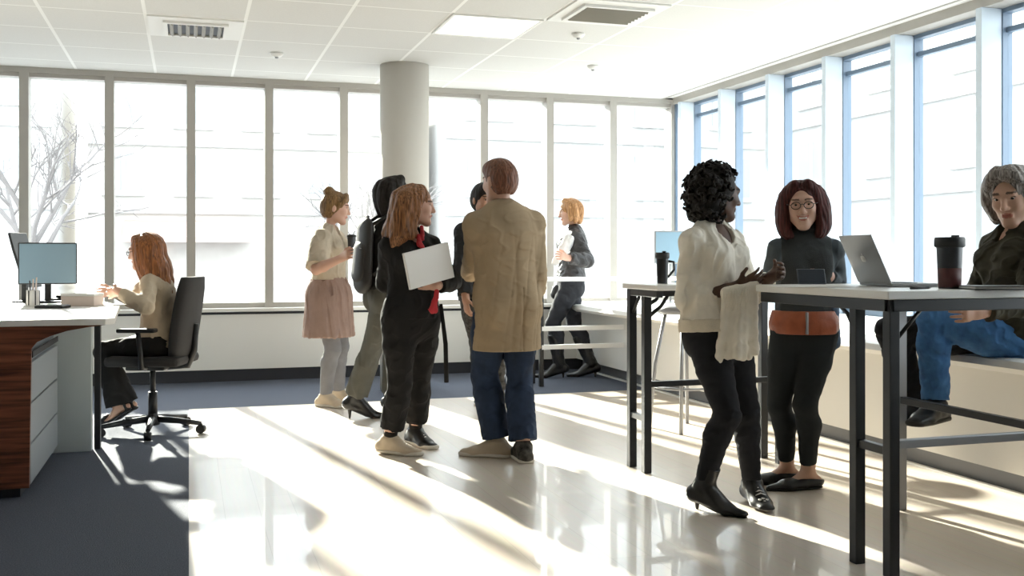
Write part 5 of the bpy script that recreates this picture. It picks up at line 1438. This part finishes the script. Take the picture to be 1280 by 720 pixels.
Hm.shoe('L', beige, 'sneaker', sol, 'beige canvas shoe'); Hm.shoe('R', cloth_mat('black_white_print', (.06, .055, .05), vary=.9, vscale=30), 'sneaker', sol, 'black shoe with a pale pattern')
hm = hairmat('short_auburn_hair', (.10, .038, .020), tip=(.17, .065, .036)); k = Hm.hk
pr = Hm.cap(.002) + [Ell(Hm.h(0, .02, .075), (.07 * k, .085 * k, .055 * k), (Hm.Rh, Hm.Fh, Hm.Uh), .02)]
Hm.hair(pr, hm, groove=.0018, n=44, label='short cropped auburn hair', vert=2, minus=[Ell(Hm.h(0, .105, -.045), (.075 * k, .075 * k, .098 * k), (Hm.Rh, Hm.Fh, Hm.Uh), 0), Ell(Hm.h(.082, .0, -.012), (.018 * k, .026 * k, .04 * k), (Hm.Rh, Hm.Fh, Hm.Uh), 0), Ell(Hm.h(-.082, .0, -.012), (.018 * k, .026 * k, .04 * k), (Hm.Rh, Hm.Fh, Hm.Uh), 0), Ell(Hm.h(0, -.03, -.135), (.09 * k, .10 * k, .062 * k), (Hm.Rh, Hm.Fh, Hm.Uh), 0)], face=False)

# ---------- person half hidden behind the coat
d = 8.2; Hh = 1.76
I = Person('person in a black jacket half hidden behind the tan coat', Hh, at(606, 0, d),
           at(604, .535 * Hh, d), at(604, .835 * Hh, d), at(605, .937 * Hh, d - .01), 150, 150, pitch=8, male=True, skinkey='tan', voxel=.0054)
I.foot('R', 606, 503, 190); I.foot('L', 622, 503, 160)
I.arm('R', (578, 330), (582, 372), -1, -1, thumb=I.F, curl=.6); I.arm('L', (632, 332), (622, 368), -1, -1, thumb=I.F, curl=.6)
I.body(); I.eyes()
I.cloth('jacket', I.torso(.030) + sum((I.armp(q, .024, .95, 1.05, .005) for q in 'RL'), []) + [Prim(I.P + I.U * .2, I.P - I.U * .14, (.20, .14), (.195, .145), I.R, .03)], blk, lam=.09, amp=.005, seed=81, clips=[(I.P - I.U * .10, -I.U)], minus=neck_v(I, .045, .07, .0))
I.cloth('scarf', [Prim(I.N - I.U * .02, I.N + I.U * .035, (.098, .09), (.075, .072), I.R, .02, clip=[(I.N + I.U * .04, I.U)])], cloth_mat('brown_scarf', (.17, .075, .05)), amp=.006, lam=.05)
I.cloth('trousers', I.torso(.012, top=False) + sum((I.legp(q, .018, .96, .015) for q in 'RL'), []), cloth_mat('dark_pattern_trouser', (.045, .042, .040), vary=.7, vscale=40), lam=.08, amp=.003, seed=82, clips=[(I.P + I.U * .05, I.U)])
for q in 'RL': I.shoe(q, cloth_mat('black_white_canvas', (.07, .065, .06), vary=.9, vscale=34), 'sneaker', sol)
hm = hairmat('black_short_hair', (.014, .011, .010)); k = I.hk
pr = I.cap(.006) + [Ell(I.h(0, .03, .08), (.07 * k, .075 * k, .05 * k), (I.Rh, I.Fh, I.Uh), .02)]
I.hair(pr, hm, groove=.002, n=30, label='short black hair', minus=[Ell(I.h(0, .105, -.04), (.07 * k, .07 * k, .095 * k), (I.Rh, I.Fh, I.Uh), 0), Ell(I.h(0, -.03, -.14), (.09 * k, .10 * k, .055 * k), (I.Rh, I.Fh, I.Uh), 0)], face=False)

# ---------- woman in the leather jacket by the back windows
d = 10.2; Hh = 1.70; li = .05
J = Person('person with strawberry blonde hair in a black jacket, walking by the back windows', Hh, at(714, 0, d),
           at(713, .525 * Hh + li, d), at(718, .83 * Hh + li, d), at(712, .936 * Hh + li, d), 266, 262, pitch=10, skinkey='pink', voxel=.0056)
J.foot('L', 699, 472, 268, heel=.06, knee=(704, 425), sk=-1); J.foot('R', 739, 471, 272, heel=.06, knee=(727, 425), sk=-1)
J.bend('L'); J.bend('R')
J.arm('L', (734, 326), (708, 322), -1, -1, hand=(696, 318), thumb=UPV, curl=.6); J.arm('R', (722, 326), (703, 318), 1, 1, hand=(694, 312), thumb=UPV, curl=.6)
J.body(); J.eyes()
lj = mat('black_jacket_leather', (.035, .032, .034), .45, bump=.3, bscale=90, vary=.5, vscale=22); dkj = cloth_mat('charcoal_jeans', (.030, .032, .040))
J.cloth('jacket', J.torso(.028) + sum((J.armp(q, .024, .92, 1.1, .004) for q in 'RL'), []), lj, lam=.07, amp=.006, seed=91, clips=[(J.P + J.U * .03, -J.U)])
J.cloth('jacket_collar', [Prim(J.N - J.U * .03, J.N + J.U * .03, (.085, .08), (.066, .066), J.R, .01, clip=[(J.N + J.U * .03, J.U)])], lj, amp=.002, minus=[Prim(J.N - J.U * .05, J.N + J.U * .08, .05, .05)] + neck_v(J, .03, .1, 0))
J.cloth('jeans', J.torso(.012, top=False) + sum((J.legp(q, .014, .9, .004) for q in 'RL'), []), dkj, lam=.08, amp=.003, seed=92, clips=[(J.P + J.U * .05, J.U)])
for q in 'RL':
    J.shoe(q, bl, 'boot', dsol, 'black heeled boot')
    a, e = J.an[q], J.kn[q]; u_ = unit(e - a)
    J.cloth('boot_shaft', [Prim(a - u_ * .01, lerp(a, e, .8), .058, .074, None, .02, clip=[(lerp(a, e, .74), u_)])], bl, amp=.003, lam=.05)
hm = hairmat('strawberry_blonde_hair', (.34, .15, .055), tip=(.46, .25, .11)); k = J.hk
pr = J.cap(.010)
for sg in (-1, 1):
    for (x, y, w_, e) in ((.078, .012, .024, -.09), (.086, -.03, .03, -.11), (.06, -.08, .036, -.12)):
        pr += locks(0, [[(J.h(sg * .015, .03, .11), .024 * k), (J.h(sg * x, y, .05), w_ * k), (J.h(sg * (x + .010), y, -.04), w_ * 1.05 * k), (J.h(sg * x * .9, y + .012, e), w_ * .5 * k)]], .016)
J.hair(pr, hm, groove=.002, n=26, label='strawberry blonde bobbed hair', minus=[Ell(J.h(0, .10, -.035), (.06 * k, .06 * k, .092 * k), (J.Rh, J.Fh, J.Uh), 0)], face=False)
wht = cloth_mat('white_cloth', (.82, .81, .80))
J.cloth('folded_scarf', [Prim(W(711, 300, d - .20), W(704, 314, d - .24), .062, .055, None, .03), Prim(W(704, 314, d - .24), W(694, 328, d - .22), .05, .032, None, .03)], wht, lam=.06, amp=.006, label='white folded scarf over the arm')
bgp = W(694, 364, d - .08)
bagc = mat('black_bag_leather', (.02, .02, .022), .4)
J.cloth('hip_bag', [Prim(W(697, 362, d - .03), W(695, 368, d - .03), (.055, .05), (.055, .05), RT, .02)], bagc, amp=0, label='small black bag at the hip')
